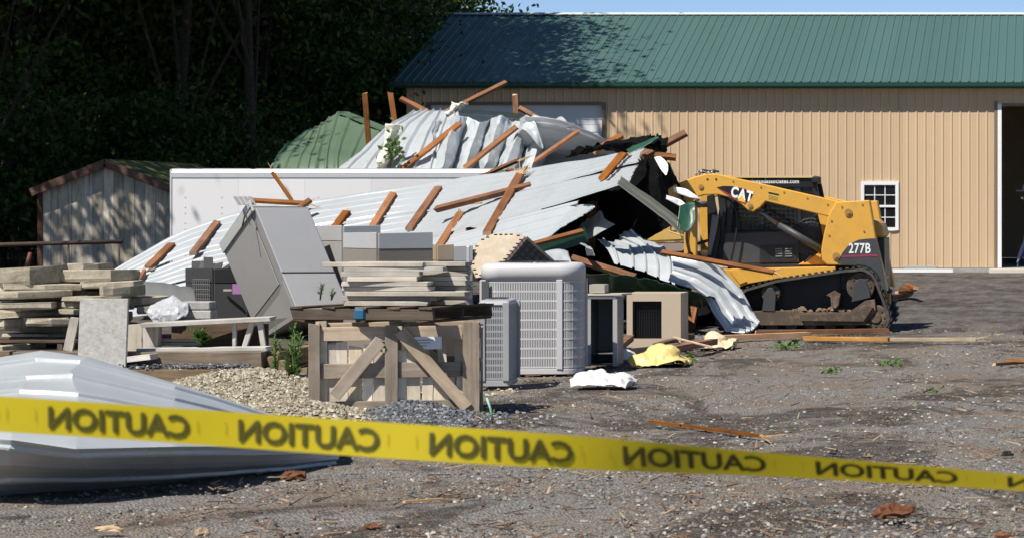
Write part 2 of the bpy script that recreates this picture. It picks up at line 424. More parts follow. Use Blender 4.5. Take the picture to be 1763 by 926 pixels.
g.prism([(BX0 - .43, a, b) for a, b in gp], [(BX1 + .43, a, b) for a, b in gp]); K(g.build('gutter', DGREEN))
K(MB().box(BX0 - .38, BX1 + .38, ey + .002, BY - .025, ez - .10, ez - .085).build('soffit', TAN))
rc = MB(); ry = BY + HALF
rc.prism([(BX0 - .42, ry - .17, RIDGE + .045), (BX0 - .42, ry, RIDGE + .115), (BX0 - .42, ry + .17, RIDGE + .045), (BX0 - .42, ry, RIDGE + .09)],
         [(BX1 + .42, ry - .17, RIDGE + .045), (BX1 + .42, ry, RIDGE + .115), (BX1 + .42, ry + .17, RIDGE + .045), (BX1 + .42, ry, RIDGE + .09)])
K(rc.build('ridge_cap', paint('pale_ridge', (0.55, 0.60, 0.58), 0.4, 0.1)))
for x in (BX0, BX1):                                   # gable ends
    mb = MB(); y0, y1 = BY + .03, BY + 2 * HALF
    mb.prism([(x - .02, y0, .1), (x - .02, y1, .1), (x - .02, y1, EAVE), (x - .02, BY + HALF, RIDGE), (x - .02, y0, EAVE)],
             [(x + .02, y0, .1), (x + .02, y1, .1), (x + .02, y1, EAVE), (x + .02, BY + HALF, RIDGE), (x + .02, y0, EAVE)])
    K(mb.build('gable_wall', TAN))
    K(MB().box(x - .07, x + .07, BY - .035, BY - .022, .1, EAVE - .05).build('corner_trim', TAN))
    for s_ in (1, -1):
        mb = MB(); a = Vector((x + (-.42 if x < -5 else .42), ey if s_ == 1 else 2 * ry - ey, ez - .06)); b = Vector((a.x, ry, RIDGE + .0))
        mb.bar(a, b, .03, .15); K(mb.build('rake_trim', DGREEN))
K(MB().box(BX0 + .03, BX1 - .03, BY + 2 * HALF - .02, BY + 2 * HALF + .02, .1, EAVE).build('back_wall', TAN))
CONC = rock('concrete', (0.30, 0.29, 0.27), (0.40, 0.38, 0.35), (0.48, 0.46, 0.43), 2.0)
K(MB().box(BX0 - .03, BX1 + .03, BY - .09, BY + 2 * HALF, -.05, .09).build('foundation_slab', CONC))
K(MB().box(-1.3, 2.8, BY - .75, BY - .092, -.05, .07).build('door_apron', paint('apron', (0.62, 0.56, 0.48), .8, .2)))
# sectional overhead door
gx0, gx1, _, gz = doors[0]; n_ = 8; hh = (gz - .1) / n_
for k in range(n_):
    mb = MB(); z0 = .1 + k * hh
    mb.box(gx0 + .05, gx1 - .05, BY + .10, BY + .14, z0 + .004, z0 + hh - .004)
    mb.box(gx0 + .05, gx1 - .05, BY + .088, BY + .0985, z0 + hh * .28, z0 + hh * .36); mb.box(gx0 + .05, gx1 - .05, BY + .088, BY + .0985, z0 + hh * .64, z0 + hh * .72)
    K(mb.build('door_section', DOORW))
BRN = paint('brown_trim', (0.20, 0.14, 0.09), .5)
for x in (gx0, gx1): K(MB().box(x - .05, x + .05, BY - .032, BY + .16, .1, gz + .05).build('door_jamb', BRN))
K(MB().box(gx0 + .051, gx1 - .051, BY - .034, BY + .16, gz - .02, gz + .06).build('door_header', BRN))
# open doorway
ox0, ox1, _, oz = doors[1]
K(MB().box(ox0 - .0, ox0 + .10, BY - .035, BY + .2, .095, oz + .03).build('door_jamb', WHITE))
K(MB().box(ox1 - .10, ox1, BY - .035, BY + .2, .095, oz + .03).build('door_jamb', WHITE))
K(MB().box(ox0 + .101, ox1 - .101, BY - .033, BY + .2, oz - .03, oz + .04).build('door_header', BRN))
K(MB().box(ox0 - .09, ox0 - .003, BY - .03, BY - .022, .1, oz + .1).build('door_trim', BRN))
# window, six over six
wx0, wx1, wz0, wz1 = doors[2]
win = K(MB().box(wx0 - .01, wx0 + .075, BY - .05, BY + .06, wz0, wz1).box(wx1 - .075, wx1 + .01, BY - .05, BY + .06, wz0, wz1)
        .box(wx0 + .075, wx1 - .075, BY - .052, BY + .06, wz1 - .085, wz1 + .01).box(wx0 + .075, wx1 - .075, BY - .052, BY + .06, wz0 - .01, wz0 + .075).build('window', WHITE))
GL = MATS.setdefault('dark_glass', newmat('dark_glass')[0])
gb = GL.node_tree.nodes['Principled BSDF']; gb.inputs['Base Color'].default_value = (0.012, 0.012, 0.014, 1); gb.inputs['Roughness'].default_value = 0.06
ix0, ix1, iz0, iz1 = wx0 + .077, wx1 - .077, wz0 + .077, wz1 - .087; zm = (iz0 + iz1) / 2
o = MB().box(ix0, ix1, BY - .03, BY + .0, zm - .028, zm + .028).build('sash_rail', WHITE); keepworld(o, bld); o.parent = win; o.matrix_parent_inverse = Matrix()
for (z0, z1, yy) in ((zm + .03, iz1, BY - .012), (iz0, zm - .03, BY - .004)):
    for i in range(3):
        for j in range(2):
            a = ix0 + (ix1 - ix0) * i / 3; b = ix0 + (ix1 - ix0) * (i + 1) / 3; c = z0 + (z1 - z0) * j / 2; d = z0 + (z1 - z0) * (j + 1) / 2
            p = MB().box(a + .011, b - .011, yy + .012, yy + .018, c + .011, d - .011).build('pane', GL); p.parent = win
    mb = MB()
    for i in (1, 2):
        a = ix0 + (ix1 - ix0) * i / 3; mb.box(a - .011, a + .011, yy, yy + .02, z0, z1)
    mb.box(ix0, ix1, yy - .002, yy + .019, (z0 + z1) / 2 - .011, (z0 + z1) / 2 + .011)
    p = mb.build('muntin', WHITE); p.parent = win
for c in win.children: c.matrix_parent_inverse = Matrix()
# white boards on the ground along the wall
for (a, b, y, z, nm) in ((1528, 1643, BY - 1.0, .03, 'white metal trim strip lying on the ground below the small window'), (1560, 1615, BY - .55, .10, 'grey trim strip leaning at the foot of the tan wall')):
    p = MB().box((a - U0) / BS, (b - U0) / BS, y - .12, y + .12, z - .03, z + .05).build('trim_strip', WHITE if z < .05 else paint('greytrim', (.4, .42, .42), .5)); rebase(p)
    tag(p, nm, 'trim strip')

# ================================================================= forest
def leafmat(name, c1, c2, trans=0.25):
    m, n, b = newmat(name); ge = n.nodes.new('ShaderNodeNewGeometry')
    col = ramp(n, ge.outputs['Random Per Island'], [(0, c1), (1, c2)])
    n.links.new(col, b.inputs['Base Color']); b.inputs['Roughness'].default_value = 0.55; b.inputs['Specular IOR Level'].default_value = 0.25
    tr = n.nodes.new('ShaderNodeBsdfTranslucent'); n.links.new(col, tr.inputs[0])
    ms = n.nodes.new('ShaderNodeMixShader'); ms.inputs[0].default_value = trans
    n.links.new(b.outputs[0], ms.inputs[1]); n.links.new(tr.outputs[0], ms.inputs[2])
    n.links.new(ms.outputs[0], n.nodes['Material Output'].inputs[0]); return m
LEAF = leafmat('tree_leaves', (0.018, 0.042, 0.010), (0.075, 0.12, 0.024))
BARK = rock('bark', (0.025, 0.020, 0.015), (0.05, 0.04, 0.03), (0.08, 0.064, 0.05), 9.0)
def leafquad(mb, p, s, rnd):
    n = Vector((rnd.gauss(0, 1), rnd.gauss(0, 1), rnd.gauss(.5, .8))).normalized(); a = n.orthogonal().normalized()
    a.rotate(Matrix.Rotation(rnd.uniform(0, 6.28), 3, n)); b = n.cross(a); o = len(mb.v)
    mb.v += [tuple(p - a * s), tuple(p - b * s * .55 + n * s * .12), tuple(p + a * s), tuple(p + b * s * .55 + n * s * .12)]
    mb.face([o, o + 1, o + 2, o + 3])
def tree_meshes(seed, h, r, z0, nclump, nleaf, ls, tr, lean=0.4):
    rnd = random.Random(seed); tk = MB()
    top = Vector((rnd.uniform(-lean, lean) * 2, rnd.uniform(-lean, lean), h * .9)); mid = Vector((rnd.uniform(-lean, lean), rnd.uniform(-lean, lean), h * .45))
    ctl = [Vector((0, 0, -.2)), Vector((0, 0, h * .05)), mid, top]; path = [cat_poly(ctl, k / 10) for k in range(11)]
    tk.tube(path, [tr * (1.25 if k == 0 else 1) * (1 - .085 * k) for k in range(11)], 9)
    cr = MB()
    for c in range(nclump):
        while True:
            q = Vector((rnd.uniform(-1, 1), rnd.uniform(-1, 1), rnd.uniform(-1, 1)))
            if .25 < q.length < 1: break
        prof = 1.0 - .35 * max(0, q.z)
        ce = Vector((q.x * r * prof, q.y * r * prof, z0 + (q.z + 1) / 2 * (h - z0))); ax = cat_poly(ctl, min(1, ce.z / h)); ce.x += ax.x; ce.y += ax.y
        st = cat_poly(ctl, max(0.1, min(.95, (ce.z - r * .35) / h)))
        if c % 5 == 0: tk.tube([st, st.lerp(ce, .5) + Vector((0, 0, .2)), ce], [tr * .28, tr * .16, tr * .05], 5, cap=False)
        cw = rnd.uniform(.55, 1.15) * r * .30
        for k in range(nleaf):
            p = ce + Vector((rnd.gauss(0, cw), rnd.gauss(0, cw), rnd.gauss(0, cw * .55)))
            leafquad(cr, p, ls * rnd.uniform(.6, 1.25), rnd)
    a = tk.build('trunk', BARK); b = fastbuild(cr, 'crown', LEAF)
    return a, b
def put_tree(src, x, y, s, rz, name, label, group, first):
    root = thing(name, label, 'tree' if 'tree' in name else 'shrub', (x, y, 0), group, rz); root.scale = (s, s, s)
    for o in src:
        c = o if first else o.copy()
        if not first: COL.objects.link(c)
        c.parent = root
FOREST = []
def kind(name, label, group, spots, *a):
    src = [tree_meshes(sd, *a) for sd in (len(spots) + 3, len(spots) + 17)]; used = [True, True]
    for i, (x, y, s) in enumerate(spots):
        k = i % 2; put_tree(src[k], x, y, s, random.uniform(0, 6.28), name, label, group, used[k]); used[k] = False
rnd = random.Random(21)
tall = [(-27.3, 53, 1.0), (-23.9, 56.5, 1.05), (-20.9, 60.5, 1.0), (-20.0, 64.0, 1.0), (-29.5, 47, 1.0), (-31.5, 55, 1.1), (-25.5, 62, 1.1), (-22.3, 66.5, 1.0), (-21.0, 72, 1.0), (-33.5, 49.5, 1.0), (-30.2, 43.0, .95), (-30.5, 62, 1.1), (-22.0, 52.0, .8), (-18.3, 58.8, .95), (-19.7, 42.2, .68), (-22.6, 46.8, .85), (-34, 41, 1.1), (-37, 50, 1.1), (-31, 37, 1.0)]
kind('canopy_tree', 'tall woodland tree with a bare trunk and high leafy crown beside the buildings', 'tall trees at the edge of the dark wood', tall, 19.0, 4.2, 7.2, 60, 190, .15, .22)
mids = []
for j, Y in enumerate((67, 74, 82, 91, 101)):
    for i in range(8):
        px = -220 + i * 150 + rnd.uniform(-45, 45) + (j % 2) * 70
        x = (px - U0) * Y / FPX
        if (x > -17.6 and Y < 80) or (Y >= 80 and px > 690): continue
        mids.append((x, Y + rnd.uniform(-2.5, 2.5), rnd.uniform(.85, 1.15)))
mids += [(-21.3, 81.0, .95)]
kind('forest_tree', 'leafy tree with low branches deep inside the dark wood', 'trees inside the dark wood', mids, 14.5, 3.6, 1.2, 72, 300, .115, .17)
low = []
for Y in (57, 63, 70, 78):
    for i in range(7):
        x = (-150 + i * 125 + rnd.uniform(-50, 50) - U0) * Y / FPX
        if x > -17.8: continue
        low.append((x, Y + rnd.uniform(-2, 2), rnd.uniform(.7, 1.25)))
kind('understory_shrub', 'leafy undergrowth shrub growing between the trunks of the wood', 'undergrowth in the dark wood', low, 4.6, 1.7, .1, 26, 190, .08, .04)
# a far wood closing the gaps
rnd = random.Random(33); mb = MB()
for k in range(16000):
    Y = rnd.uniform(108, 128); x = rnd.uniform(-66, -29); z = 13 * rnd.random()
    leafquad(mb, Vector((x, Y, z)), rnd.uniform(.25, .5), rnd)
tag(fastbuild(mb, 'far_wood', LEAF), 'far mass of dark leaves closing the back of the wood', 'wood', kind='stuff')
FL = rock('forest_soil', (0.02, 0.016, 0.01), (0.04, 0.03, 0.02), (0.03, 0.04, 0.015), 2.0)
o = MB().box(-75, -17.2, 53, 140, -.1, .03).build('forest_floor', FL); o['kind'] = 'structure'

# ================================================================= old shed
SY = 48.0
shed = thing('garden_shed', 'weathered wooden shed with mossy roof beside the white trailer', 'shed', W(186, 500, SY).xy.to_3d())
def KS(o): return keepworld(o, shed)
OLDW = wood('shed_boards', (0.52, 0.46, 0.36), (0.62, 0.56, 0.45), (0.20, 0.165, 0.12), axis=2, gscale=.6)
BRW = wood('rust_fascia', (0.15, 0.075, 0.045), (0.21, 0.11, 0.07), (0.07, 0.04, 0.03))
pk = W(187, 279, SY); L = W(60, 329, SY); Rr = W(314, 329, SY)
n_ = 13; xl, xr = W(70, 0, SY).x, W(304, 0, SY).x; wl = (xr - xl) / n_
for k in range(n_):
    a, b = xl + k * wl + .003, xl + (k + 1) * wl - .003
    zt = lambda x: L.z + (pk.z - L.z) * (1 - abs(x - pk.x) / (pk.x - L.x)) - .05
    yy = SY + random.uniform(-.006, .006); bz = .05 + random.uniform(0, .04)
    pts = [(a, bz), (b, bz), (b, zt(b))] + ([(pk.x, zt(pk.x))] if a < pk.x < b else []) + [(a, zt(a))]
    KS(MB().prism([(p, yy - .012, z) for p, z in pts], [(p, yy + .012, z) for p, z in pts]).build('board', OLDW))
SD = 4.9
for x in (xl, xr): KS(MB().box(x - .02, x + .02, SY + .02, SY + SD, .05, L.z - .0).build('side_wall', OLDW))
KS(MB().box(xl + .025, xr - .025, SY + SD - .03, SY + SD, .05, L.z).build('back_wall', OLDW))
def mossmat():
    m, n, b = newmat('mossy_roof'); v = coords(n)
    a = tex(n, 'ShaderNodeTexNoise', 2.0, v, Detail=8, Roughness=.7)
    n.links.new(ramp(n, a.outputs[0], [(.35, (.05, .04, .035)), (.5, (.10, .12, .03)), (.68, (.20, .24, .05))]), b.inputs['Base Color'])
    b.inputs['Roughness'].default_value = .95; bump(n, b, tex(n, 'ShaderNodeTexNoise', 14, v, Detail=6).outputs[0], .9, .05); return m
MOSS = mossmat()
for s_, E in ((-1, L), (1, Rr)):
    a = Vector((pk.x, SY - .18, pk.z)); b = Vector((E.x, SY - .18, E.z)); d = Vector((0, SD + .3, 0)); t = Vector((0, 0, .05))
    rf = KS(MB().hexa([a, b, b + d, a + d, a + t, b + t, b + d + t, a + d + t]).build('roof', MOSS))
    f = MB().bar(a + Vector((0, -.02, -.03)), b + Vector((0, -.02, -.03)), .03, .15).build('fascia', BRW); KS(f)
KS(MB().box(xl - .05, xl + .045, SY - .035, SY - .014, .05, L.z).build('corner_board', BRW))
# pipe rail
rl = thing('pipe_rail', 'rusty pipe rail on thin posts in front of the old shed', 'rail', W(110, 420, 42).xy.to_3d())
RUST = paint('dark_rust', (0.055, 0.032, 0.024), .8, .3)
a, b = W(-90, 424, 42), W(211, 416, 42)
keepworld(MB().tube([a, b], .035, 8).build('rail', RUST), rl)
for px in (-60, 118, 205):
    p = a.lerp(b, (px + 90) / 301); keepworld(MB().tube([(p.x, p.y, 0), p - Vector((0, 0, .03))], .02, 6).build('post', RUST), rl)
p = W(52, 435, 42.5)
o = MB().tube([p, p + Vector((-.06, 0, -.28))], [.03, .05], 6).build('hanging_float', paint('rust_red', (.16, .05, .03), .7)); 
keepworld(o, rl)

# ================================================================= white box trailer
TY = 43.0
x0, x1 = W(293, 0, TY).x, W(985, 0, TY).x; zt = W(0, 291, TY).z
tr = thing('box_trailer', 'long white box trailer with silver top rail behind the fallen roof', 'trailer', ((x0 + x1) / 2, TY + 1.1, 0))
def KT(o): return keepworld(o, tr)
TW = paint('trailer_white', (0.66, 0.645, 0.64), .4, .08, (.4, .36, .32), scale=.7, var=.04)
ALU = paint('aluminium_rail', (0.62, 0.61, 0.60), .38, .25, (.35, .3, .27), metal=.35, scale=5)
nP = 6
for k in range(nP):
    a = x0 + .03 + (x1 - x0 - .06) * k / nP; b = x0 + .03 + (x1 - x0 - .06) * (k + 1) / nP
    pn = KT(MB().box(a + .001, b - .001, TY, TY + .03, .55, zt - .155).build('side_panel', TW))
    rv = MB()
    for i in range(2):
        for j in range(5):
            xx = a + (b - a) * (.2 + .55 * i); zz = .75 + j * .27
            rv.disc((xx, zz), .012, TY - .006, TY - .0005, 6); rv.disc((xx, zz - .17), .012, TY - .006, TY - .0005, 6)
    r = rv.build('rivets', plain('rivet', (.55, .54, .53))); KT(r); r['kind'] = 'stuff'
prof = [(TY - .012, zt - .15), (TY - .012, zt - .06), (TY + .01, zt - .02), (TY + .06, zt), (TY + .12, zt + .006), (TY + .12, zt - .15)]
KT(MB().prism([(x0, a, b) for a, b in prof], [(x1, a, b) for a, b in prof]).build('top_rail', ALU))
KT(MB().box(x0 + .0, x0 + .028, TY - .014, TY + 2.3, .5, zt - .01).build('corner_post', ALU))
KT(MB().box(x0 + .03, x1, TY + .122, TY + 2.3, zt - .06, zt - .004).build('roof', TW))
KT(MB().box(x0 + .03, x1, TY + 2.27, TY + 2.3, .5, zt - .061).build('far_side', TW))
KT(MB().box(x1 - .03, x1, TY + .03, TY + 2.27, .5, zt - .061).build('end_wall', TW))
KT(MB().box(x0, x1, TY + .03, TY + 2.27, .40, .5).build('floor_frame', plain('frame_black', (.02, .02, .02))))
TYRE = plain('tyre_rubber', (.02, .02, .02), .9)
for dx in (-.45, .45):
    for y in (TY + .05, TY + 2.0):
        whl = MB().disc(((x0 + x1) / 2 + dx, .36), .36, y, y + .22, 24).build('wheel', TYRE, bevel=.02); KT(whl)
        r_ = MB().disc(((x0 + x1) / 2 + dx, .36), .2, y - .012, y + .232, 16).build('rim', TW, whl)
# ================================================================= fallen roof
SW = paint('sheet_white', (0.46, 0.485, 0.50), .34, .35, (.30, .29, .27), metal=.15, scale=1.2, bumpy=.16, var=.12)
SG = paint('sheet_green', (0.020, 0.075, 0.045), .4, .15, (.02, .03, .025), scale=1.5, bumpy=.08)
LG = paint('sheet_pale_green', (0.10, 0.152, 0.098), .45, .15, (.05, .08, .05), scale=1.2)
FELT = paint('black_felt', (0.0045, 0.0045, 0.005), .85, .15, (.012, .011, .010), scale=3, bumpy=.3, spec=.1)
CED = wood('rafter_wood', (0.24, 0.098, 0.038), (0.35, 0.16, 0.068), (0.11, 0.042, 0.02))
RAW = wood('split_wood', (0.60, 0.40, 0.22), (0.68, 0.50, 0.30), (0.42, 0.24, 0.11))
def rows(*r): return [[W(*p) for p in q] for q in r]
def board(name, p, q, wd=.095, ht=.042, label=None, cat='board', mat=None, up=(0, -.6, .8), parent=None, group=None, split=0, jag=.015):
    p, q = Vector(p), Vector(q); L = (q - p).length
    # local X along the board so that the grain follows it
    d = (q - p).normalized(); sd = d.cross(Vector(up)).normalized(); u = sd.cross(d)
    mb = MB(); n = 5; ring = []
    for i in range(n + 1):
        t = i / n; wv = 1 + random.uniform(-.04, .04)
        for a, b in ((-1, -1), (1, -1), (1, 1), (-1, 1)):
            mb.v.append((L * t + (random.uniform(-jag, jag) if i in (0, n) else 0), a * wd / 2 * wv, b * ht / 2))
    for i in range(n):
        for k in range(4): mb.face([i * 4 + k, i * 4 + (k + 1) % 4, i * 4 + 4 + (k + 1) % 4, i * 4 + 4 + k])
    mb.face([3, 2, 1, 0], 1); mb.face([n * 4 + k for k in range(4)], 1)
    for k in range(split):                             # torn splinters at the far end
        y = random.uniform(-.45, .45) * wd; z = random.uniform(-.4, .4) * ht
        mb.bar((L - .03, y, z), (L + random.uniform(.06, .28), y + random.uniform(-.10, .10), z + random.uniform(-.06, .06)), .02, .014, taper=.2, mi=1)
    o = mb.build(name, [mat or CED, RAW if (mat is None or mat is CED) else mat], bevel=0 if split else .003)
    o.matrix_world = Matrix.Translation(p) @ Matrix((d, sd, u)).transposed().to_4x4()
    if parent is not None:
        mw = o.matrix_world.copy(); o.parent = parent
        M = Matrix.LocRotScale(parent.location, parent.rotation_euler, parent.scale); o.matrix_parent_inverse = M.inverted()
    if label: tag(o, label, cat, group)
    return o
# --- long sloping roof section: three ribbed strips with purlins nailed on
rs = thing('fallen_roof_section', 'long white ribbed roof section sloping up in front of the white trailer, brown purlins on it', 'roof section', (W(600, 0, 38).x, 38, 0))
T = [(185, 470, 39), (300, 405, 39.6), (420, 363, 40), (540, 345, 40.2), (700, 321, 40.2), (900, 292, 38.6), (1000, 275, 37.4), (1114, 257, 36.0)]
A = [(212, 482, 38.4), (330, 437, 38.8), (420, 416, 39), (560, 388, 39.2), (700, 366, 39.2), (807, 349, 38.3), (1000, 304, 36.6), (1100, 281, 35.4)]
B = [(215, 506, 37.7), (330, 480, 38), (420, 460, 38.2), (560, 436, 38.3), (700, 414, 38.2), (790, 396, 37.4), (990, 343, 35.8), (1086, 313, 34.8)]
D = [(222, 545, 36.9), (330, 535, 37.2), (420, 524, 37.2), (540, 504, 37.3), (680, 476, 37.2), (780, 455, 36.6), (900, 430, 35.6), (966, 392, 35.2)]
def lift(r, dz): return [(a, b - dz, c) for a, b, c in r]
for k, (r0, r1) in enumerate(((T, A), (lift(A, -3), B), (lift(B, -4), D))):
    mid = [tuple((a[i] + b[i]) / 2 + (0 if i != 1 else -2 + 1 * k) for i in range(3)) for a, b in zip(r0, r1)]
    if k == 2: r0 = r0[:-1] + [(955, 357, 36.2)]; 
    o = sheet('roof_sheet', rows(r1, mid, r0), [SW, SG], 150, 60, ribs=5, ribh=.009, along='u', crumple=.022, cs=.8, jagu=.018 if k < 2 else .03, seed=k + 1)
    keepworld(o, rs)
dg_ = bpy.context.evaluated_depsgraph_get()
vv, ff = [], []
for ch in rs.children:
    o_ = len(vv); vv += [v.co.copy() for v in ch.data.vertices]; ff += [[o_ + i for i in p.vertices] for p in ch.data.polygons]
ROOFB = BVHTree.FromPolygons(vv, ff)
def onroof(px, py, back, off=.12):                     # the point of the fallen roof seen at this pixel
    d = (W(px, py, 30) - camo.location).normalized(); h = ROOFB.ray_cast(camo.location, d)
    return W(px, py, h[0].y - off) if h[0] is not None else W(px, py, back)
for (a, b, ya, yb) in (((255, 460), (296, 420), 38.6, 39.2), ((332, 437), (374, 383), 38.7, 39.6), ((634, 403), (677, 334), 38.3, 39.8), ((703, 397), (755, 323), 38.3, 39.8), ((577, 391), (597, 364), 38.8, 39.4),
                       ((757, 424), (793, 368), 37.0, 38.0), ((1034, 312), (1077, 261), 35.5, 36.2), ((226, 506), (249, 466), 37.5, 38.3)):
    wd = .11 if a[0] != 226 else .05
    o = board('purlin', onroof(*a, ya - .12), onroof(*b, yb - .12), wd, .06, jag=.03, split=random.choice((0, 2, 4)))
    o.parent = rs; o.matrix_parent_inverse = Matrix.Translation(-rs.location)
# props that hold the section up
for px, y, zt_ in ((480, 38.9, .95), (800, 38.8, 1.35), (1010, 37.2, 1.75)):
    x = (px - U0) * y / FPX; o = board('prop', (x, y, 0), (x + .1, y, zt_), .14, .09); o.parent = rs; o.matrix_parent_inverse = Matrix.Translation(-rs.location)

def loose(a, b, Ya, Yb, label, wd=.095, ht=.045, split=0, mat=None, name='broken_rafter', cat='rafter', group=None, jag=.02):
    return board(name, W(*a, Ya), W(*b, Yb), wd, ht, label, cat, mat, split=split, group=group, jag=jag)
loose((750, 361), (914, 319), onroof(750, 361, 38, .08).y, onroof(905, 322, 37.4, .08).y, 'round brown pole lying across the white roof sheets, knot on top', .085, .08, name='broken_pole')
loose((838, 402), (896, 300), onroof(838, 402, 37).y - .05, onroof(890, 308, 38).y - .15, 'brown rafter with shredded orange splinters at its upper end', .12, .05, split=26)
loose((803, 353), (829, 349), onroof(803, 353, 38, .03).y, onroof(829, 349, 38, .03).y, 'thin pale splinter of wood lying on the white sheet', .02, .02, mat=RAW, name='splinter', cat='splinter')
loose((822, 307), (893, 276), 41, 40.6, 'short split rafter crossing the green flashing on the trailer edge', .09, .045, split=3)
loose((872, 293), (932, 303), 40.4, 40.3, 'thin splintered lath crossing the shredded rafter', .05, .03, split=3)
loose((503, 346), (468, 296), 40.2, 40.4, 'dark thin stake standing above the tilted furnace cabinet', .05, .04, split=1)
loose((428, 345), (531, 351), 39.6, 39.8, 'short level brown rafter with a ragged end above the furnace cabinet', .075, .05, split=2)
loose((518, 356), (534, 345), 39.4, 39.5, 'stub of rafter at the end of the level rafter', .09, .06)
# pale green flashing on the trailer edge
o = sheet('green_flashing', rows([(805, 312, 41.8), (850, 311, 41.6), (900, 300, 41.3), (925, 292, 41.2)], [(818, 308, 42.0), (860, 296, 42.2), (900, 289, 42.2), (922, 288, 42.0)]), [LG, SW], 24, 8, crumple=.04, cs=2, seed=9)
tag(o, 'pale green bent flashing lying along the trailer top under a rafter', 'flashing')

# --- crumpled heap behind the trailer
hp = thing('crumpled_roof_heap', 'heap of crumpled white roof metal with diagonal rafters piled behind the trailer', 'roof section', (W(830, 0, 46.6).x, 46.6, 0))
def KH(o): o.parent = hp; o.matrix_parent_inverse = Matrix.Translation(-hp.location); return o
KH(sheet('crumpled_sheet', rows([(560, 480, 45.7), (660, 480, 45.6), (740, 480, 45.6), (800, 480, 45.6)],
   [(585, 291, 45.8), (655, 291, 45.6), (720, 291, 45.5), (778, 291, 45.6)], [(632, 252, 46.6), (672, 252, 46.2), (735, 250, 46.0), (785, 250, 46.0)],
   [(672, 217, 47.2), (700, 215, 46.9), (750, 215, 46.6), (792, 216, 46.4)], [(712, 192, 47.7), (735, 191, 47.5), (762, 192, 47.2), (790, 194, 46.9)]),
   [SW, SG], 90, 60, ribs=7, ribh=.04, along='v', crumple=.03, cs=1.1, seed=4, cubic=False, crease=.05, ribw=.1))
# pleated middle
import itertools
pl = []
for (yy, Yb, am) in ((480, 45.6, .1), (293, 45.7, .30), (262, 46.0, .34), (236, 46.2, .26), (206, 46.5, .15)):
    line = []
    for k in range(12):
        px = 722 + k * 19 + (293 - yy) * .32 * (1 if yy < 400 else 0); zig = am * (1 if k % 2 else -1) * (1 + .5 * math.sin(k * 2.1 + yy))
        line.append((px, yy + (6 * math.sin(k * 1.9) if yy < 250 else 0), Yb + zig))
    pl.append(line)
KH(sheet('pleated_sheet', rows(*pl), [SW, SG], 110, 50, ribs=16, ribh=.012, along='v', crumple=.07, cs=1.6, seed=6, cubic=False, crease=.09))
KH(sheet('curled_sheet', rows([(880, 480, 46.5), (960, 480, 46.5), (1040, 480, 46.5), (1120, 480, 46.5)], [(870, 292, 46.6), (945, 292, 46.7), (1020, 290, 46.7), (1075, 286, 46.7)],
   [(888, 245, 46.0), (945, 255, 46.0), (1010, 262, 46.1), (1085, 270, 46.3)],
   [(905, 201, 45.5), (968, 207, 45.4), (1030, 234, 45.5), (1098, 262, 45.8)]), [SW, SG], 80, 50, ribs=5, ribh=.02, along='u', crumple=.04, cs=.9, seed=12, crease=.03))
KH(sheet('folded_flap', rows([(893, 232, 45.6), (903, 225, 45.45), (925, 248, 45.4), (934, 258, 45.5)], [(893, 205, 46.2), (905, 198, 45.8), (922, 212, 45.5), (935, 256, 45.45)]), [SW, SG], 24, 16, crumple=.04, cs=2.2, seed=13))
KH(sheet('peaked_flap', rows([(925, 209, 45.8), (948, 214, 45.7), (970, 219, 45.5), (982, 224, 45.4)], [(930, 205, 46.0), (950, 210, 45.9), (967, 202, 45.8), (983, 222, 45.5)]), [SW, SG], 20, 10, crumple=.03, cs=3, seed=14))
KH(sheet('dark_ridge_strip', rows([(783, 192, 46.9), (830, 199, 46.8), (870, 203, 46.7), (908, 209, 46.6)], [(783, 188, 47.6), (830, 190, 47.5), (870, 194, 47.4), (905, 199, 47.3)]), [paint('strip_dark', (.018, .03, .024), .5), SG], 30, 6, crumple=.02, cs=2, seed=15))
for (a, b, ya, yb) in (((690, 294), (792, 213), 45.35, 46.0), ((800, 290), (889, 219), 45.3, 45.8), ((895, 296), (997, 226), 45.6, 45.15), ((652, 272), (685, 244), 45.5, 46.0)):
    o = board('rafter', W(*a, ya), W(*b, yb), .115, .05, jag=.02); KH(o)
for (a, b, Y, lb) in (((633, 225), (628, 160), 48.5, 'upright rafter post sticking up beside the pale green roof'), ((682, 225), (672, 160), 48.2, 'upright rafter post rising at the left edge of the crumpled heap'),
                      ((735, 193), (690, 170), 47.6, 'short rafter leaning down onto the crumpled heap'), ((775, 190), (872, 142), 47.6, 'long rafter pointing up over the heap at the building eave'),
                      ((889, 210), (887, 164), 47.4, 'short upright stub rising before the overhead door'), ((940, 212), (893, 186), 47.4, 'rafter leaning down beside the short upright stub')):
    p, q = W(*a, Y), W(*b, Y); d = (p - q).normalized()
    o = board('standing_rafter', p + d * 1.3, q, .10, .06, lb, 'rafter', jag=.03)
for (c, r, lb) in (((668, 255), .2, 'torn cream insulation hanging on the crumpled metal heap'), ((784, 188), .14, 'white torn insulation tuft on top of the metal heap')):
    p = W(*c, 45.6 if r > .15 else 47); hgt = .42 if r > .15 else .1
    o = sheet('torn_insulation', [[p + Vector((-.10 + .15 * (v - .5), -.05, hgt * (v - .5) * 2)), p + Vector((.0 + .22 * (v - .5), -.16, hgt * (v - .5) * 2)), p + Vector((.12 + .3 * (v - .5), -.04, hgt * (v - .5) * 2))] for v in (0, .33, .66, 1)],
              [paint('cream_fluff', (.72, .69, .58), .9, .2)], 16, 20, crumple=.09, cs=5, seed=16, thick=.02, jagu=.2)
    tag(o, lb, 'insulation')
rnd = random.Random(4); mb = MB(); tbr = thing('torn_branch', 'sprig of torn green leaves caught on the crumpled heap', 'branch', W(676, 262, 45.3)); MB().tube([(-.05, 0, -.3), (0, -.05, 0), (.05, 0, .25)], .012, 5).build('stem', BARK, tbr)
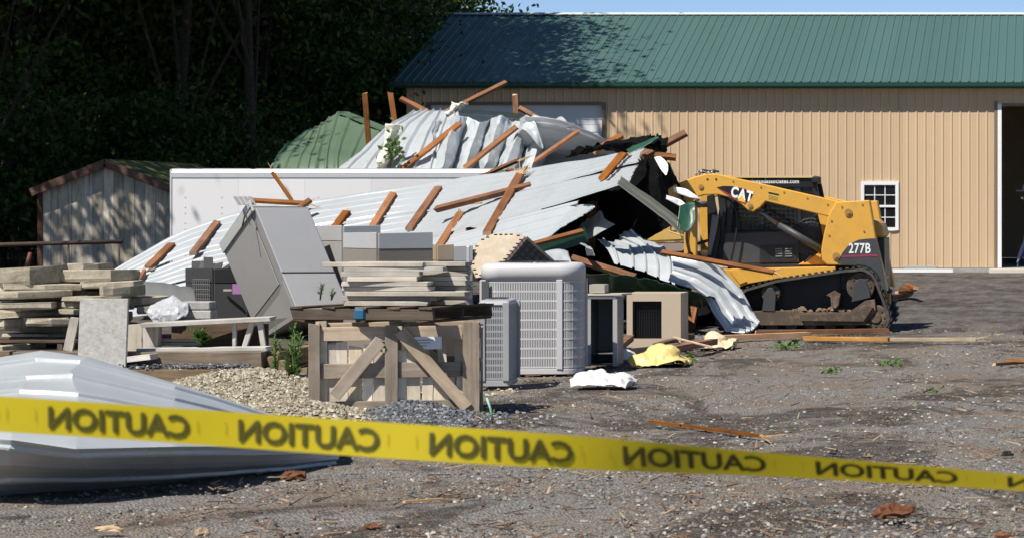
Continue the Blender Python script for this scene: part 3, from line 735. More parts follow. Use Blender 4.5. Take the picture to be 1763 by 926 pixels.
for k in range(90):
    p = Vector((rnd.gauss(0, .10), rnd.uniform(-.1, .1), rnd.gauss(0, .17))); leafquad(mb, p, rnd.uniform(.04, .07), rnd)
LEAF2 = leafmat('fresh_leaves', (0.05, 0.11, 0.02), (0.12, 0.20, 0.05))
fastbuild(mb, 'leaves', LEAF2, tbr)['kind'] = 'stuff'

# --- pale green gable roof left standing behind the trailer
gr = thing('green_roof_wreck', 'pale green metal roof with ridge cap sagging behind the trailer under tree shadow', 'roof section', (W(560, 0, 52).x, 52, 0))
def KG(o): o.parent = gr; o.matrix_parent_inverse = Matrix.Translation(-gr.location); return o
KG(sheet('green_roof_sheet', rows([(425, 420, 50.2), (500, 420, 50), (570, 420, 50), (640, 420, 50)], [(466, 292, 50.6), (520, 292, 50.3), (570, 292, 50.2), (625, 290, 50.2)],
    [(490, 258, 51.6), (535, 252, 51.6), (575, 252, 51.4), (640, 262, 51.2)], [(528, 228, 53.0), (550, 218, 53.2), (592, 195, 53.2), (664, 224, 52.0)]),
    [LG, SW], 70, 40, ribs=9, ribh=.03, along='v', crumple=.05, cs=.7, seed=18))
a, b = W(590, 194, 53.1), W(668, 225, 51.9); KG(MB().bar(a, b, .26, .04).build('ridge_cap', LG))
KG(MB().tube([W(466, 291, 50.5), W(484, 262, 51.2), W(497, 246, 51.9)], .035, 6).build('edge_trim', SG))
KG(MB().box(W(500, 0, 53).x, W(640, 0, 53).x, 53.4, 53.6, 0, 2.9).build('back_wall', OLDW))

# ================================================================= dark torn end of the roof (right)
dk = thing('torn_roof_end', 'black torn roof end with hanging felt and dark green metal beside the yellow loader', 'roof section', (W(1080, 0, 34).x, 34, 0))
def KD(o): o.parent = dk; o.matrix_parent_inverse = Matrix.Translation(-dk.location); return o
KD(sheet('felt_curtain', rows([(925, 425, 37.8), (1000, 440, 37.4), (1080, 425, 37.0), (1132, 402, 36.0), (1165, 385, 34.2)],
    [(935, 352, 38.0), (1010, 345, 37.6), (1080, 345, 37.0), (1150, 345, 34.6), (1190, 372, 33.7)],
    [(970, 310, 38.2), (1040, 300, 37.8), (1095, 290, 37.2), (1140, 290, 34.8), (1172, 330, 33.8)],
    [(990, 285, 38.4), (1050, 270, 38.0), (1110, 258, 37.0), (1140, 262, 35.0), (1158, 290, 34.0)]), [FELT, SG], 60, 40, crumple=.10, cs=1.8, seed=20, jagv=.03))  # hanging felt, its black also standing in for shade in the hollow behind
KD(sheet('felt_roll', rows([(972, 272, 34.52), (1040, 262, 34.24), (1100, 256, 33.96), (1146, 262, 33.68)], [(985, 262, 34.24), (1050, 247, 33.96), (1100, 245, 33.61), (1152, 250, 33.40)],
    [(1000, 258, 34.52), (1060, 246, 34.38), (1110, 234, 34.24), (1140, 236, 34.10)]), [FELT, FELT], 50, 20, crumple=.10, cs=2.6, seed=21, jagv=.2))
KD(sheet('torn_green_edge', rows([(1078, 258, 33.54), (1105, 247, 33.47), (1130, 233, 33.40)], [(1083, 264, 33.33), (1108, 254, 33.33), (1134, 236, 33.33)]), [paint('mossy_green', (.05, .065, .04), .7), SG], 20, 4, crumple=.03, cs=4, seed=22))
KD(sheet('bent_gutter', rows([(1062, 318, 32.28), (1110, 352, 32.14), (1150, 384, 32.00), (1172, 406, 31.93)], [(1070, 306, 32.42), (1118, 338, 32.28), (1158, 368, 32.14), (1170, 378, 32.07)]), [paint('dull_metal', (.10, .105, .09), .5, .3), SG], 30, 8, ribs=2, ribh=.03, crumple=.02, cs=2, seed=23))
KD(sheet('hanging_green_flap', rows([(1165, 392, 32.00), (1185, 400, 32.00), (1197, 378, 32.07)], [(1170, 355, 32.14), (1185, 350, 32.21), (1197, 350, 32.21)]), [SG, SG], 14, 12, crumple=.03, cs=3, seed=24))
for (a, b, wd, sd) in (((1160, 330), (1208, 344), .06, 25), ((1148, 343), (1192, 362), .05, 26), ((1127, 273), (1146, 302), .08, 27)):
    p, q = W(*a, 33.1), W(*b, 32.9); n_ = Vector((0, 0, 1)) * wd
    if sd == 27: n_ = Vector((.08, 0, .02))
    KD(sheet('white_sliver', [[p, p.lerp(q, .5) + Vector((0, 0, -.02)), q], [p + n_, p.lerp(q, .5) + n_ * 1.3, q + n_ * .15]], [WHITE, SW], 16, 5, crumple=.03, cs=6, seed=sd))
o = board('rafter', W(1128, 268, 33.40), W(1118, 265, 33.40) + Vector((.35, 0, -.05)), .09, .06); KD(o)
loose((1022, 262), (1070, 234), 35.4, 35.8, 'brown rafter end poking above the black felt before the tan wall', .10, .055)
loose((1105, 270), (1181, 229), 34.4, 34.7, 'brown rafter pointing out past the black felt end', .11, .06)
# lower torn sheets
o = sheet('torn_white_sheet', rows([(1058, 455, 34.8), (1095, 466, 34.6), (1130, 478, 34.4), (1163, 492, 34.2)], [(1045, 430, 35.2), (1090, 430, 35.2), (1125, 440, 34.9), (1163, 462, 34.5)], [(1028, 412, 35.6), (1062, 418, 35.9), (1082, 398, 35.9), (1162, 440, 35.0)]),
          [SW, SG], 80, 40, ribs=5, ribh=.03, along='v', crumple=.03, cs=1.4, seed=30, jagu=.01, jagv=.06, crease=.03, ribw=.11)
tag(o, 'torn white ribbed sheet lying on the pile between condenser and loader', 'metal sheet')
o = sheet('draped_white_sheet', rows([(1150, 486, 33.0), (1185, 498, 32.95), (1212, 512, 32.9), (1232, 545, 32.8), (1250, 572, 32.75), (1280, 577, 32.7)],
    [(1160, 462, 33.3), (1200, 475, 33.25), (1235, 500, 33.2), (1258, 530, 33.1), (1275, 560, 32.95), (1296, 570, 32.9)],
    [(1152, 436, 33.7), (1200, 444, 33.65), (1245, 468, 33.6), (1275, 503, 33.5), (1295, 535, 33.35), (1308, 558, 33.2)]),
    [SW, SG], 110, 60, ribs=4, ribh=.04, along='u', crumple=.025, cs=1.5, seed=31, jagu=.02, crease=.05, cubic=False, ribw=.11)
tag(o, 'white ribbed sheet draped down to the ground before the loader track', 'metal sheet')
o = sheet('dark_under_sheet', rows([(985, 506, 35.2), (1060, 514, 35.0), (1140, 522, 34.6), (1205, 527, 34.0), (1236, 522, 33.5)], [(985, 490, 34.0), (1060, 494, 33.9), (1140, 502, 33.7), (1200, 510, 33.4), (1234, 514, 33.1)],
    [(975, 474, 33.2), (1060, 470, 33.1), (1120, 480, 33.0), (1170, 496, 32.9), (1230, 508, 32.8)]), [SG, SG], 60, 20, ribs=6, ribh=.02, along='v', crumple=.04, cs=1.3, seed=32, jagv=.03)
tag(o, 'dark green sheet jutting out above the beige cabinet', 'metal sheet')
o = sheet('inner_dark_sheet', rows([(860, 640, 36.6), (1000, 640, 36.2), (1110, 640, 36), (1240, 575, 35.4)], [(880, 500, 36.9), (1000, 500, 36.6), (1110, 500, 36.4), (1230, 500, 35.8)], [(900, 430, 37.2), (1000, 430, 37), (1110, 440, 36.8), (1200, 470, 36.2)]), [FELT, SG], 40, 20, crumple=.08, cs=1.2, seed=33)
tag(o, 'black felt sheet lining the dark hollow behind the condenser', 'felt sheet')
o = sheet('bent_white_piece', rows([(985, 405, 36.2), (1008, 412, 36.0), (1030, 402, 35.9), (1058, 386, 35.8)], [(1003, 383, 36.4), (1022, 372, 36.2), (1032, 362, 36.0), (1042, 378, 35.9)]), [SW, SW], 20, 14, crumple=.03, cs=3, seed=34)
tag(o, 'bent white metal corner rising from the dark hollow', 'metal sheet')
o = sheet('curled_white_end', rows([(918, 420, 36.6), (950, 408, 36.5), (962, 395, 36.5)], [(900, 395, 36.9), (940, 382, 36.9), (966, 378, 36.6)], [(905, 378, 37.2), (935, 368, 37.2), (958, 360, 37.0)]), [SW, paint('tan_under', (.3, .22, .16), .7)], 20, 16, crumple=.03, cs=2, seed=35)
tag(o, 'curled white sheet end above the green gutter', 'metal sheet')
gt = MB(); a, b = W(912, 432, 34.5), W(1010, 404, 34.9)
for off_, h_ in ((0, .10), (.09, .03)): gt.bar(a + Vector((0, off_, -.02 if off_ else 0)), b + Vector((0, off_, -.02 if off_ else 0)), .012, h_ * 2, up=(0, 0, 1))
gt.bar(a + Vector((0, .045, -.10)), b + Vector((0, .045, -.10)), .10, .012)
tag(rebase(gt.build('green_gutter', SG)), 'dark green gutter length lying over the hollow behind the condenser', 'gutter')
loose((908, 423), (1003, 398), 34.4, 34.8, 'orange brown board resting along the green gutter', .07, .05)
loose((985, 445), (1092, 477), 33.9, 33.6, 'rough brown plank sloping down right behind the big condenser', .10, .06)
loose((1140, 434), (1333, 469), 33.3, 32.8, 'long thin board resting over the draped sheet towards the loader', .07, .035, split=3)
for (q0, q1, lb, sd) in ((((933, 436), (962, 432), (978, 432)), ((944, 457), (962, 457), (985, 458)), 'silver folded metal scrap just behind the condenser top', 36), (((998, 420), (1008, 424), (1012, 440)), ((1000, 418), (1022, 428), (1027, 440)), 'small crumpled white scrap caught below the green gutter', 37)):
    o = sheet('metal_scrap', rows([(*p, 33.4) for p in q1], [(*p, 33.8) for p in q0]), [SW, SW], 12, 10, crumple=.04, cs=4, seed=sd, cubic=False); tag(o, lb, 'metal scrap')
o = sheet('sloping_scrap', rows([(1165, 400, 35.5), (1200, 380, 35.4), (1232, 370, 35.3)], [(1163, 395, 35.6), (1200, 375, 35.5), (1230, 366, 35.4)]), [plain('dark_rim', (.03, .03, .03)), SW], 16, 3, crumple=.02, cs=6, seed=38)
o.location.z -= .35; tag(o, 'narrow torn strip with white rim poking towards the loader cab', 'metal scrap')
# rubble that carries the pile, hidden in the dark
rnd = random.Random(9)
for k, (a, b) in enumerate((((980, 612), (1230, 600)), ((1000, 580), (1190, 560)), ((1180, 600), (1200, 500)), ((905, 600), (1000, 560)))):
    loose(a, b, 34.4 - k * .1, 34.8, ['dark beam lying in the hollow under the pile', 'dark beam stacked higher in the hollow under the pile', 'brown post propping the draped white sheet', 'dark beam behind the condenser in the hollow'][k], .12, .10, name='beam', cat='beam')
# ================================================================= yellow track loader
MY = 33.9
YEL = paint('machine_yellow', (0.66, 0.35, 0.055), .42, .45, (.30, .18, .07), scale=2.0, var=.12)
BLK = paint('machine_black', (0.017, 0.018, 0.020), .4, .35, (.06, .05, .04), scale=3)
DGR = paint('machine_grey', (0.05, 0.052, 0.055), .45, .4, (.10, .085, .07), scale=3)
MUD = paint('muddy_steel', (0.085, 0.062, 0.045), .8, 1.0, (.30, .19, .115), scale=2.5, bumpy=.3)
RUB = paint('track_rubber', (0.060, 0.055, 0.050), .85, .8, (.16, .13, .10), scale=5, bumpy=.3)
CHR = paint('cylinder_rod', (.25, .25, .25), .3, .2, metal=.8)
ld = thing('track_loader', 'yellow compact track loader with black cab facing the wreckage', 'loader', (W(1400, 0, MY).x, MY + 1, 0))
def KL(o, par=None):
    o.parent = par or ld; o.matrix_parent_inverse = Matrix.Translation(-ld.location) if par is None else Matrix(); return o
def plate(pts, Y0, th, ref=None):                      # outline in photo pixels, read at distance ref, extruded from Y0 back
    r = ref or Y0; a = [W(x, y, r) for x, y in pts]
    return MB().prism([(p.x, Y0, p.z) for p in a], [(p.x, Y0 + th, p.z) for p in a])
def arcp(cx, cy, r, a0, a1, n): return [(cx + r * math.cos(R(a0 + (a1 - a0) * k / n)), cy - r * math.sin(R(a0 + (a1 - a0) * k / n))) for k in range(n + 1)]
belt = [(1510, 571), (1400, 571), (1262, 571)] + arcp(1256, 546, 25, 270, 150, 5) + [(1262, 512), (1284, 497), (1335, 482), (1400, 472), (1455, 464)] + arcp(1480, 493, 31, 105, 25, 5) + [(1524, 520)] + arcp(1507, 547, 25, 20, -88, 6)
def track(Y0):
    P = [W(x, y, MY) for x, y in belt]; mb = MB(); n = len(P); cx = sum(p.x for p in P) / n; cz = sum(p.z for p in P) / n
    def inner(i):
        t = (P[(i + 1) % n] - P[i - 1]); nrm = Vector((-t.z, 0, t.x)).normalized()
        if nrm.dot(Vector((cx - P[i].x, 0, cz - P[i].z))) < 0: nrm = -nrm
        return P[i] + nrm * .035
    I = [inner(i) for i in range(n)]; Y1 = Y0 + .44
    for i in range(n):
        j = (i + 1) % n
        mb.hexa([(P[i].x, Y0, P[i].z), (P[j].x, Y0, P[j].z), (P[j].x, Y1, P[j].z), (P[i].x, Y1, P[i].z), (I[i].x, Y0, I[i].z), (I[j].x, Y0, I[j].z), (I[j].x, Y1, I[j].z), (I[i].x, Y1, I[i].z)])
    tr_ = KL(mb.build('track', RUB))
    lug = MB(); acc = 0
    for i in range(n):
        j = (i + 1) % n; L = (P[j] - P[i]).length; t = (P[j] - P[i]).normalized(); nr = Vector((-t.z, 0, t.x)); 
        if nr.dot(Vector((P[i].x - cx, 0, P[i].z - cz))) < 0: nr = -nr
        s = acc
        while s < L:
            c = P[i] + t * s + nr * .012; u = t * .022
            for ya, yb in ((Y0 + .005, Y0 + .20), (Y0 + .24, Y0 + .435)):
                a, b = c - u, c + u; d = nr * .013
                lug.hexa([(a.x, ya, a.z), (b.x, ya, b.z), (b.x, yb, b.z), (a.x, yb, a.z), ((a + d).x, ya, (a + d).z), ((b + d).x, ya, (b + d).z), ((b + d).x, yb, (b + d).z), ((a + d).x, yb, (a + d).z)])
            s += .085
        acc = s - L
    l_ = lug.build('tread_lugs', RUB); l_['kind'] = 'stuff'; KL(l_, tr_)
    def wh(px, py, r, name, y0, y1, mat, rim=True):
        c = W(px, py, MY); o = KL(MB().disc((c.x, c.z), r, Y0 + y0, Y0 + y1, 26).build(name, mat, bevel=.008))
        if rim:
            m2 = MB().disc((c.x, c.z), r * .45, Y0 + y0 - .02, Y0 + y0 - .001, 14)
            for k in range(8):
                a = k * .785; m2.disc((c.x + r * .7 * math.cos(a), c.z + r * .7 * math.sin(a)), .014, Y0 + y0 - .012, Y0 + y0 - .001, 6)
            KL(m2.build('hub', MUD), o)
    wh(1507, 546, .165, 'rear_idler', .05, .40, MUD); wh(1256, 546, .165, 'front_idler', .05, .40, MUD)
    wh(1481, 493, .19, 'drive_sprocket', .06, .40, MUD); wh(1326, 505, .125, 'carrier_wheel', .06, .38, MUD)
    for px in (1296, 1328, 1361, 1395, 1428, 1462): wh(px, 559, .085, 'roller', .08, .40, MUD, False)
    KL(plate([(1278, 536), (1375, 534), (1377, 538), (1462, 537), (1490, 517), (1506, 515), (1508, 535), (1490, 555), (1500, 559), (1278, 560)], Y0 + .01, .40, MY).build('track_frame', MUD, bevel=.006))
    KL(plate([(1376, 540), (1465, 539), (1488, 524), (1504, 528), (1487, 553), (1380, 552)], Y0 - .025, .034, MY).build('guard_plate', MUD, bevel=.004))
    KL(plate([(1312, 535), (1316, 505), (1322, 495), (1330, 495), (1336, 506), (1334, 536)], Y0 + .0, .05, MY).build('suspension_link', DGR, bevel=.006))
    KL(plate([(1422, 508), (1436, 500), (1447, 507), (1444, 525), (1438, 531), (1431, 528), (1430, 512)], Y0 + .0, .3, MY).build('rocker_link', MUD, bevel=.006))
    KL(plate([(1466, 520), (1471, 488), (1480, 479), (1490, 482), (1497, 500), (1499, 512)], Y0 - .0, .05, MY).build('drive_mount', DGR, bevel=.006))
    mb = MB()                                          # clods of dried mud on the frame
    rn = random.Random(3)
    for k in range(46):
        c = W(rn.uniform(1345, 1465), rn.uniform(531, 537), MY); r = rn.uniform(.015, .05)
        mb2 = stones([(c.x, Y0 + rn.uniform(.03, .25), c.z - .02)], k, r, r * 1.4, .9); mb.add(mb2.v, mb2.f)
    q = mb.build('mud_clods', paint('dry_mud', (.20, .14, .09), .95, .3)); q['kind'] = 'stuff'; KL(q)
track(MY); track(MY + 1.5)
YB0, YB1 = MY + .46, MY + 1.48                         # body between the tracks
def xz(px, py, Y=None): p = W(px, py, Y or MY + .2); return p.x, p.z
KL(plate([(1250, 455), (1432, 455), (1512, 452), (1516, 500), (1516, 540), (1262, 540), (1240, 500)], YB0, YB1 - YB0, MY + .2).build('chassis', BLK, bevel=.01))
# fender above the track
KL(plate([(1236, 464), (1438, 459), (1440, 470), (1335, 480), (1290, 488), (1258, 500)], MY + .06, .42, MY + .06).build('fender', YEL, bevel=.006))
KL(plate([(1256, 466), (1266, 464), (1286, 484), (1274, 489)], MY + .04, .018, MY + .06).build('fender_brace', YEL))
arcf = arcp(1478, 496, 41, 100, 20, 8); arci = arcp(1478, 496, 38, 20, 100, 8)
KL(plate(arcf + arci, MY + .04, .42, MY + .04).build('rear_fender', BLK))
# cab
cab = KL(plate([(1226, 400), (1250, 397), (1404, 396), (1400, 452), (1232, 455), (1222, 440)], YB0 + .10, .82, MY + .3).build('cab', BLK, bevel=.012))
KL(plate([(1236, 306), (1400, 306), (1403, 316), (1234, 316)], YB0 + .10, .82, MY + .3).build('roof_frame', BLK, bevel=.008), cab)
for y_ in (YB0 + .10, YB0 + .85):
    for pts in ([(1229, 316), (1240, 316), (1246, 360), (1242, 400), (1228, 400), (1234, 360)], [(1303, 316), (1312, 316), (1312, 397), (1303, 397)], [(1364, 316), (1374, 316), (1376, 397), (1366, 397)], [(1394, 316), (1403, 316), (1412, 360), (1404, 397), (1394, 397), (1400, 360)]):
        KL(plate(pts, y_, .06, MY + .3).build('cab_pillar', BLK), cab)
GLS = bpy.data.materials.new('cab_glass'); GLS.use_nodes = True; n = GLS.node_tree; tb = n.nodes.new('ShaderNodeBsdfTransparent'); tb.inputs[0].default_value = (.34, .36, .35, 1)
gb_ = n.nodes['Principled BSDF']; gb_.inputs['Base Color'].default_value = (.03, .032, .03, 1); gb_.inputs['Roughness'].default_value = .12; ms = n.nodes.new('ShaderNodeMixShader'); ms.inputs[0].default_value = .3
n.links.new(tb.outputs[0], ms.inputs[1]); n.links.new(gb_.outputs[0], ms.inputs[2]); n.links.new(ms.outputs[0], n.nodes['Material Output'].inputs[0])
for y_ in (YB0 + .12, YB0 + .87):
    for pts in ([(1243, 316), (1303, 316), (1303, 397), (1243, 399)], [(1312, 316), (1365, 316), (1366, 397), (1312, 397)], [(1375, 316), (1395, 316), (1400, 360), (1395, 397), (1376, 397)]):
        KL(plate(pts, y_, .008, MY + .3).build('side_window', GLS), cab)
st_ = W(1325, 0, MY + .8).x
KL(MB().box(st_ - .22, st_ + .22, YB0 + .28, YB0 + .72, .95, 1.08).build('seat', BLK, bevel=.03), cab); KL(MB().box(st_ + .14, st_ + .26, YB0 + .28, YB0 + .72, 1.081, 1.6).build('seat_back', BLK, bevel=.03), cab)
for dy in (.2, .76): KL(MB().tube([(st_ - .42, YB0 + dy, .95), (st_ - .40, YB0 + dy, 1.25), (st_ - .34, YB0 + dy, 1.33)], [.03, .02, .03], 8).build('control_lever', BLK), cab)
wm = MB()                                              # wire guard over the side window
for k in range(15):
    a, b = W(1254 + k * 8, 340, MY + .3), W(1256 + k * 8, 396, MY + .3); wm.bar((a.x, YB0 + .078, a.z), (b.x, YB0 + .078, b.z), .006, .006)
for k in range(8):
    a, b = W(1252, 342 + k * 7.5, MY + .3), W(1368, 346 + k * 7.5, MY + .3); wm.bar((a.x, YB0 + .072, a.z), (b.x, YB0 + .072, b.z), .006, .006)
q = wm.build('window_guard', BLK); q['kind'] = 'stuff'; KL(q)
KL(plate([(1232, 302.5), (1399, 302.5), (1400, 306), (1236, 306.2)], YB0 + .06, .90, MY + .3).build('cab_roof', paint('pale_yellow', (.62, .46, .2), .5, .2)))
KL(plate([(1262, 307), (1400, 307), (1404, 322), (1262, 322)], YB0 + .09, .008, MY + .3).build('sun_visor', plain('visor_black', (.008, .008, .008), .5)))
WLET = plain('white_letter', (.8, .8, .78), .6)
c = W(1332, 311.5, YB0 + .085); p = W(1331, 318.5, YB0 + .085)
KL(lettering('www.springandassociates.com', .088, WLET, (W(1318, 0, YB0 + .085).x, YB0 + .084, W(0, 312.5, YB0 + .085).z), bold=.0016, sx=.80))
KL(plate([(1214, 337), (1226, 335), (1238, 400), (1228, 452), (1216, 446)], YB0 + .02, .05, MY + .3).build('front_pillar', BLK, bevel=.006))
KL(plate([(1224, 370), (1236, 372), (1232, 395), (1226, 420), (1221, 440), (1216, 436)], YB0 - .03, .02, MY + .3).build('entry_grab_plate', paint('grey_plate', (.24, .26, .26), .45, .3)))
KL(plate([(1250, 338), (1262, 338), (1256, 400), (1244, 450), (1234, 450), (1246, 400)], YB0 + .05, .06, MY + .3).build('door_pillar', BLK, bevel=.006))
KL(MB().tube([W(1404, 318, YB0 + .1), W(1409, 311, YB0 + .1)], .018, 8).build('lamp_bracket', BLK))
pp = W(1404, 309, YB0 + .1); KL(MB().box(pp.x - .05, pp.x + .075, YB0 + .02, YB0 + .16, pp.z - .05, pp.z + .035).build('work_lamp', BLK, bevel=.015))
# hoses and bolts
for k, pts in enumerate(([(1305, 356), (1330, 366), (1372, 392), (1412, 420)], [(1240, 338), (1262, 352), (1268, 390), (1258, 448)], [(1404, 372), (1412, 395), (1405, 430), (1384, 452)], [(1182, 345), (1190, 372), (1186, 410), (1194, 445)])):
    P3 = [W(x, y, MY + .3) for x, y in pts]; pp_ = [cat_poly(P3, t / 12) for t in range(13)]
    for v_ in pp_: v_.y = MY + (.05 if k == 3 else .36)
    KL(MB().tube(pp_, .014, 7).build('hydraulic_hose', BLK))
for (px, py) in ((1262, 312), (1310, 322), (1350, 331), (1390, 341), (1425, 352), (1450, 356), (1485, 352), (1488, 398), (1428, 405), (1432, 380)):
    cc = W(px, py, MY + .08); KL(MB().disc((cc.x, cc.z), .013, MY + .038 if px > 1440 or px in (1428, 1432) else MY + .070, MY + .049 if px > 1440 or px in (1428, 1432) else MY + .079, 8).build('bolt', paint('pin_brown', (.35, .2, .06), .5)))
# side engine panel with louvers
KL(plate([(1246, 402), (1372, 398), (1374, 452), (1240, 455)], YB0 + .0, .1, MY + .3).build('side_panel', DGR, bevel=.008))
KL(plate([(1306, 424), (1370, 422), (1370, 450), (1306, 452)], YB0 - .012, .0115, MY + .3).build('access_cover', BLK))
lv = MB()
for i in range(2):
    for j in range(4):
        a, b = W(1333 + i * 17, 429 + j * 4.2, MY + .3), W(1345 + i * 17, 428.6 + j * 4.2, MY + .3); lv.bar((a.x, YB0 - .018, a.z), (b.x, YB0 - .018, b.z), .012, .014)
q = lv.build('louvers', paint('louver_grey', (.22, .23, .24), .5)); q['kind'] = 'stuff'; KL(q)
c = W(1394, 408, MY + .3)
KL(MB().disc((c.x, c.z), .27, YB0 + .02, YB0 + .08, 28).build('fan_shroud', BLK))
fg = MB()
for k in range(12):
    a = k * math.pi / 12; d = Vector((math.cos(a), 0, math.sin(a))) * .25; fg.bar((c.x - d.x, YB0 + .01, c.z - d.z), (c.x + d.x, YB0 + .01, c.z + d.z), .008, .008)
for r in (.08, .14, .2, .25): fg.tube([(c.x + r * math.cos(t * .3927), YB0 + .008, c.z + r * math.sin(t * .3927)) for t in range(17)], .005, 4, cap=False)
q = fg.build('fan_guard', DGR); q['kind'] = 'stuff'; KL(q)
KL(plate([(1402, 350), (1440, 350), (1440, 456), (1372, 456), (1405, 438), (1416, 410), (1408, 375)], YB0 - .02, .15, MY + .3).build('rear_pillar_panel', YEL, bevel=.006))
# lift arms, towers and cylinders, near and far
armp = [(1150, 326), (1162, 318), (1195, 305), (1216, 299.5), (1232, 299.5), (1262, 306), (1300, 314), (1445, 347), (1443, 377), (1380, 362), (1318, 347), (1309, 357), (1296, 365), (1287, 362), (1276, 352), (1258, 341), (1236, 335.5), (1212, 336), (1195, 341), (1190, 348), (1199, 358), (1199, 462), (1178, 462), (1176, 360), (1164, 353), (1152, 342)]
for Y0, near in ((MY + .08, True), (MY + 1.74, False)):
    ref = MY + .08
    arm = KL(plate(armp, Y0, .13, ref).build('lift_arm', YEL, bevel=.012))
    tw = KL(plate([(1443, 347), (1496, 345), (1502, 378), (1508, 412), (1440, 414), (1432, 420), (1441, 455), (1424, 455), (1417, 447), (1414, 430), (1420, 400), (1429, 370)] if False else
                  [(1440, 348), (1497, 345), (1503, 380), (1508, 410), (1522, 470), (1528, 502), (1505, 490), (1488, 466), (1470, 457), (1424, 456), (1416, 449), (1414, 432), (1419, 402), (1428, 368)], Y0 - .03, .30, ref).build('tower', YEL, bevel=.012))
    for (px, py) in ((1461, 366), (1440, 441)):
        cc = W(px, py, ref); KL(MB().disc((cc.x, cc.z), .05, Y0 - .05, Y0 - .031, 16).disc((cc.x, cc.z), .025, Y0 - .062, Y0 - .051, 10).build('pivot_pin', paint('pin_brown', (.35, .2, .06), .5)))
    for (px, py) in ((1292, 355), (1207, 322), (1170, 340)):
        cc = W(px, py, ref); KL(MB().disc((cc.x, cc.z), .035, Y0 - .014, Y0 - .001, 12).disc((cc.x, cc.z), .018, Y0 - .02, Y0 - .0145, 10).build('arm_pin', paint('pin_brown', (.35, .2, .06), .5)))
    a, m_, b = W(1296, 358, ref), W(1340, 388, ref), W(1418, 434, ref)
    for v_ in (a, m_, b): v_.y = Y0 + .2
    KL(MB().tube([a, m_], .030, 10).build('cylinder_rod', CHR)); KL(MB().tube([m_ - (b - m_) * .03, b], .048, 12).build('lift_cylinder', DGR))
    if near:
        dec = [(1442, 453), (1450, 436), (1462, 421), (1478, 413), (1492, 411.3), (1507.5, 410.5), (1521.5, 470), (1527, 500), (1505, 488.5), (1488, 464.5), (1470, 455.8)]
        KL(plate(dec, Y0 - .036, .005, ref).build('dark_side_decal', DGR), tw)
        KL(plate([(1450, 440), (1511, 438), (1512, 441.5), (1449, 443)], Y0 - .040, .003, ref).build('red_stripe', plain('stripe_red', (.30, .03, .07))), tw)
        pt = W(1480, 428.5, Y0 - .04); KL(lettering('277B', .185, WLET, (pt.x, Y0 - .0405, pt.z), bold=.004, sx=.74), tw)
        sw = [(1234, 323), (1245, 320.5), (1262, 321), (1280, 325), (1297, 332), (1294, 340), (1284, 350), (1268, 342), (1250, 331)]
        KL(plate(sw, Y0 - .005, .0045, ref).build('logo_panel', plain('logo_black', (.014, .010, .014), .5)), arm)
        KL(plate([(1234, 323), (1250, 331), (1268, 342), (1284, 350), (1283, 352), (1266, 344), (1248, 333)], Y0 - .006, .005, ref).build('logo_red_edge', plain('stripe_red', (.30, .03, .07))), arm)
        pt = W(1277, 335.5, ref); th = R(-16); xd = (math.cos(th), 0, math.sin(th)); yd = (-math.sin(th) * .6, 0, math.cos(th))
        KL(plate([(1270, 345.5), (1277.5, 336), (1284, 349.5)], Y0 - .0085, .003, ref).build('logo_triangle', plain('logo_yellow', (.8, .5, .05))), arm)
        KL(lettering('CAT', .19, WLET, (pt.x, Y0 - .0075, pt.z), xd, yd, bold=.008, sx=.74), arm)
        KL(plate([(1322, 329), (1342, 333), (1341.5, 347), (1321.5, 343)], Y0 - .003, .0025, ref).build('warning_label', plain('label_yellow', (.70, .44, .06))), arm)
        KL(plate([(1323, 330.5), (1341, 334.3), (1340.8, 337.5), (1322.8, 333.8)], Y0 - .005, .0018, ref).build('warning_band', BLK), arm)
        for j in range(3): KL(plate([(1323, 336.5 + j * 2.4), (1340, 340 + j * 2.4), (1340, 340.8 + j * 2.4), (1323, 337.3 + j * 2.4)], Y0 - .0045, .001, ref).build('warning_line', BLK), arm)
        for (px, py) in ((1218, 309), (1233, 309)):
            cc = W(px, py, ref); KL(MB().disc((cc.x, cc.z), .014, Y0 - .006, Y0 - .001, 8).build('bolt', BLK))
# hydraulic fittings on top of the arms, cross tube, rear door, hood
for k in range(5):
    a = W(1198 + k * 6, 302, MY + .16); b = a + Vector((.04, .03, .05 + .03 * math.sin(k * 2.2)))
    KL(MB().tube([a, b, b + Vector((.07, .06, -.02))], .014, 6).build('hydraulic_fitting', CHR))
a = W(1188, 352, MY + .3); KL(MB().tube([a, a + Vector((.25, .3, 0))], .045, 10).build('cross_tube', paint('grey_tube', (.14, .14, .145), .4)))
a = W(1188, 440, MY + .08); KL(MB().tube([a, a + Vector((0, 1.66, 0))], .05, 10).build('torque_tube', YEL))
KL(plate([(1440, 380), (1500, 378), (1512, 382), (1519, 395), (1520, 410), (1440, 410)], YB0 - .1, 1.2, MY + .2).build('engine_hood', YEL, bevel=.03))
KL(plate([(1445, 411), (1521, 410.5), (1523, 500), (1516, 505), (1445, 500)], YB0 - .1, 1.2, MY + .2).build('radiator_door', BLK, bevel=.01))
a = W(1523, 480, MY + .2); KL(MB().box(a.x - .06, a.x + .012, YB0 - .105, YB0 + .6, a.z, a.z + .035).build('tail_reflector', plain('red_lens', (.4, .02, .02), .3)))
a = W(1524, 512, MY + .3); KL(MB().box(a.x - .09, a.x + .06, YB0 + .0, YB0 + .2, a.z - .1, a.z + .05).build('tie_down', paint('old_yellow', (.5, .28, .05), .6, .4), bevel=.01))
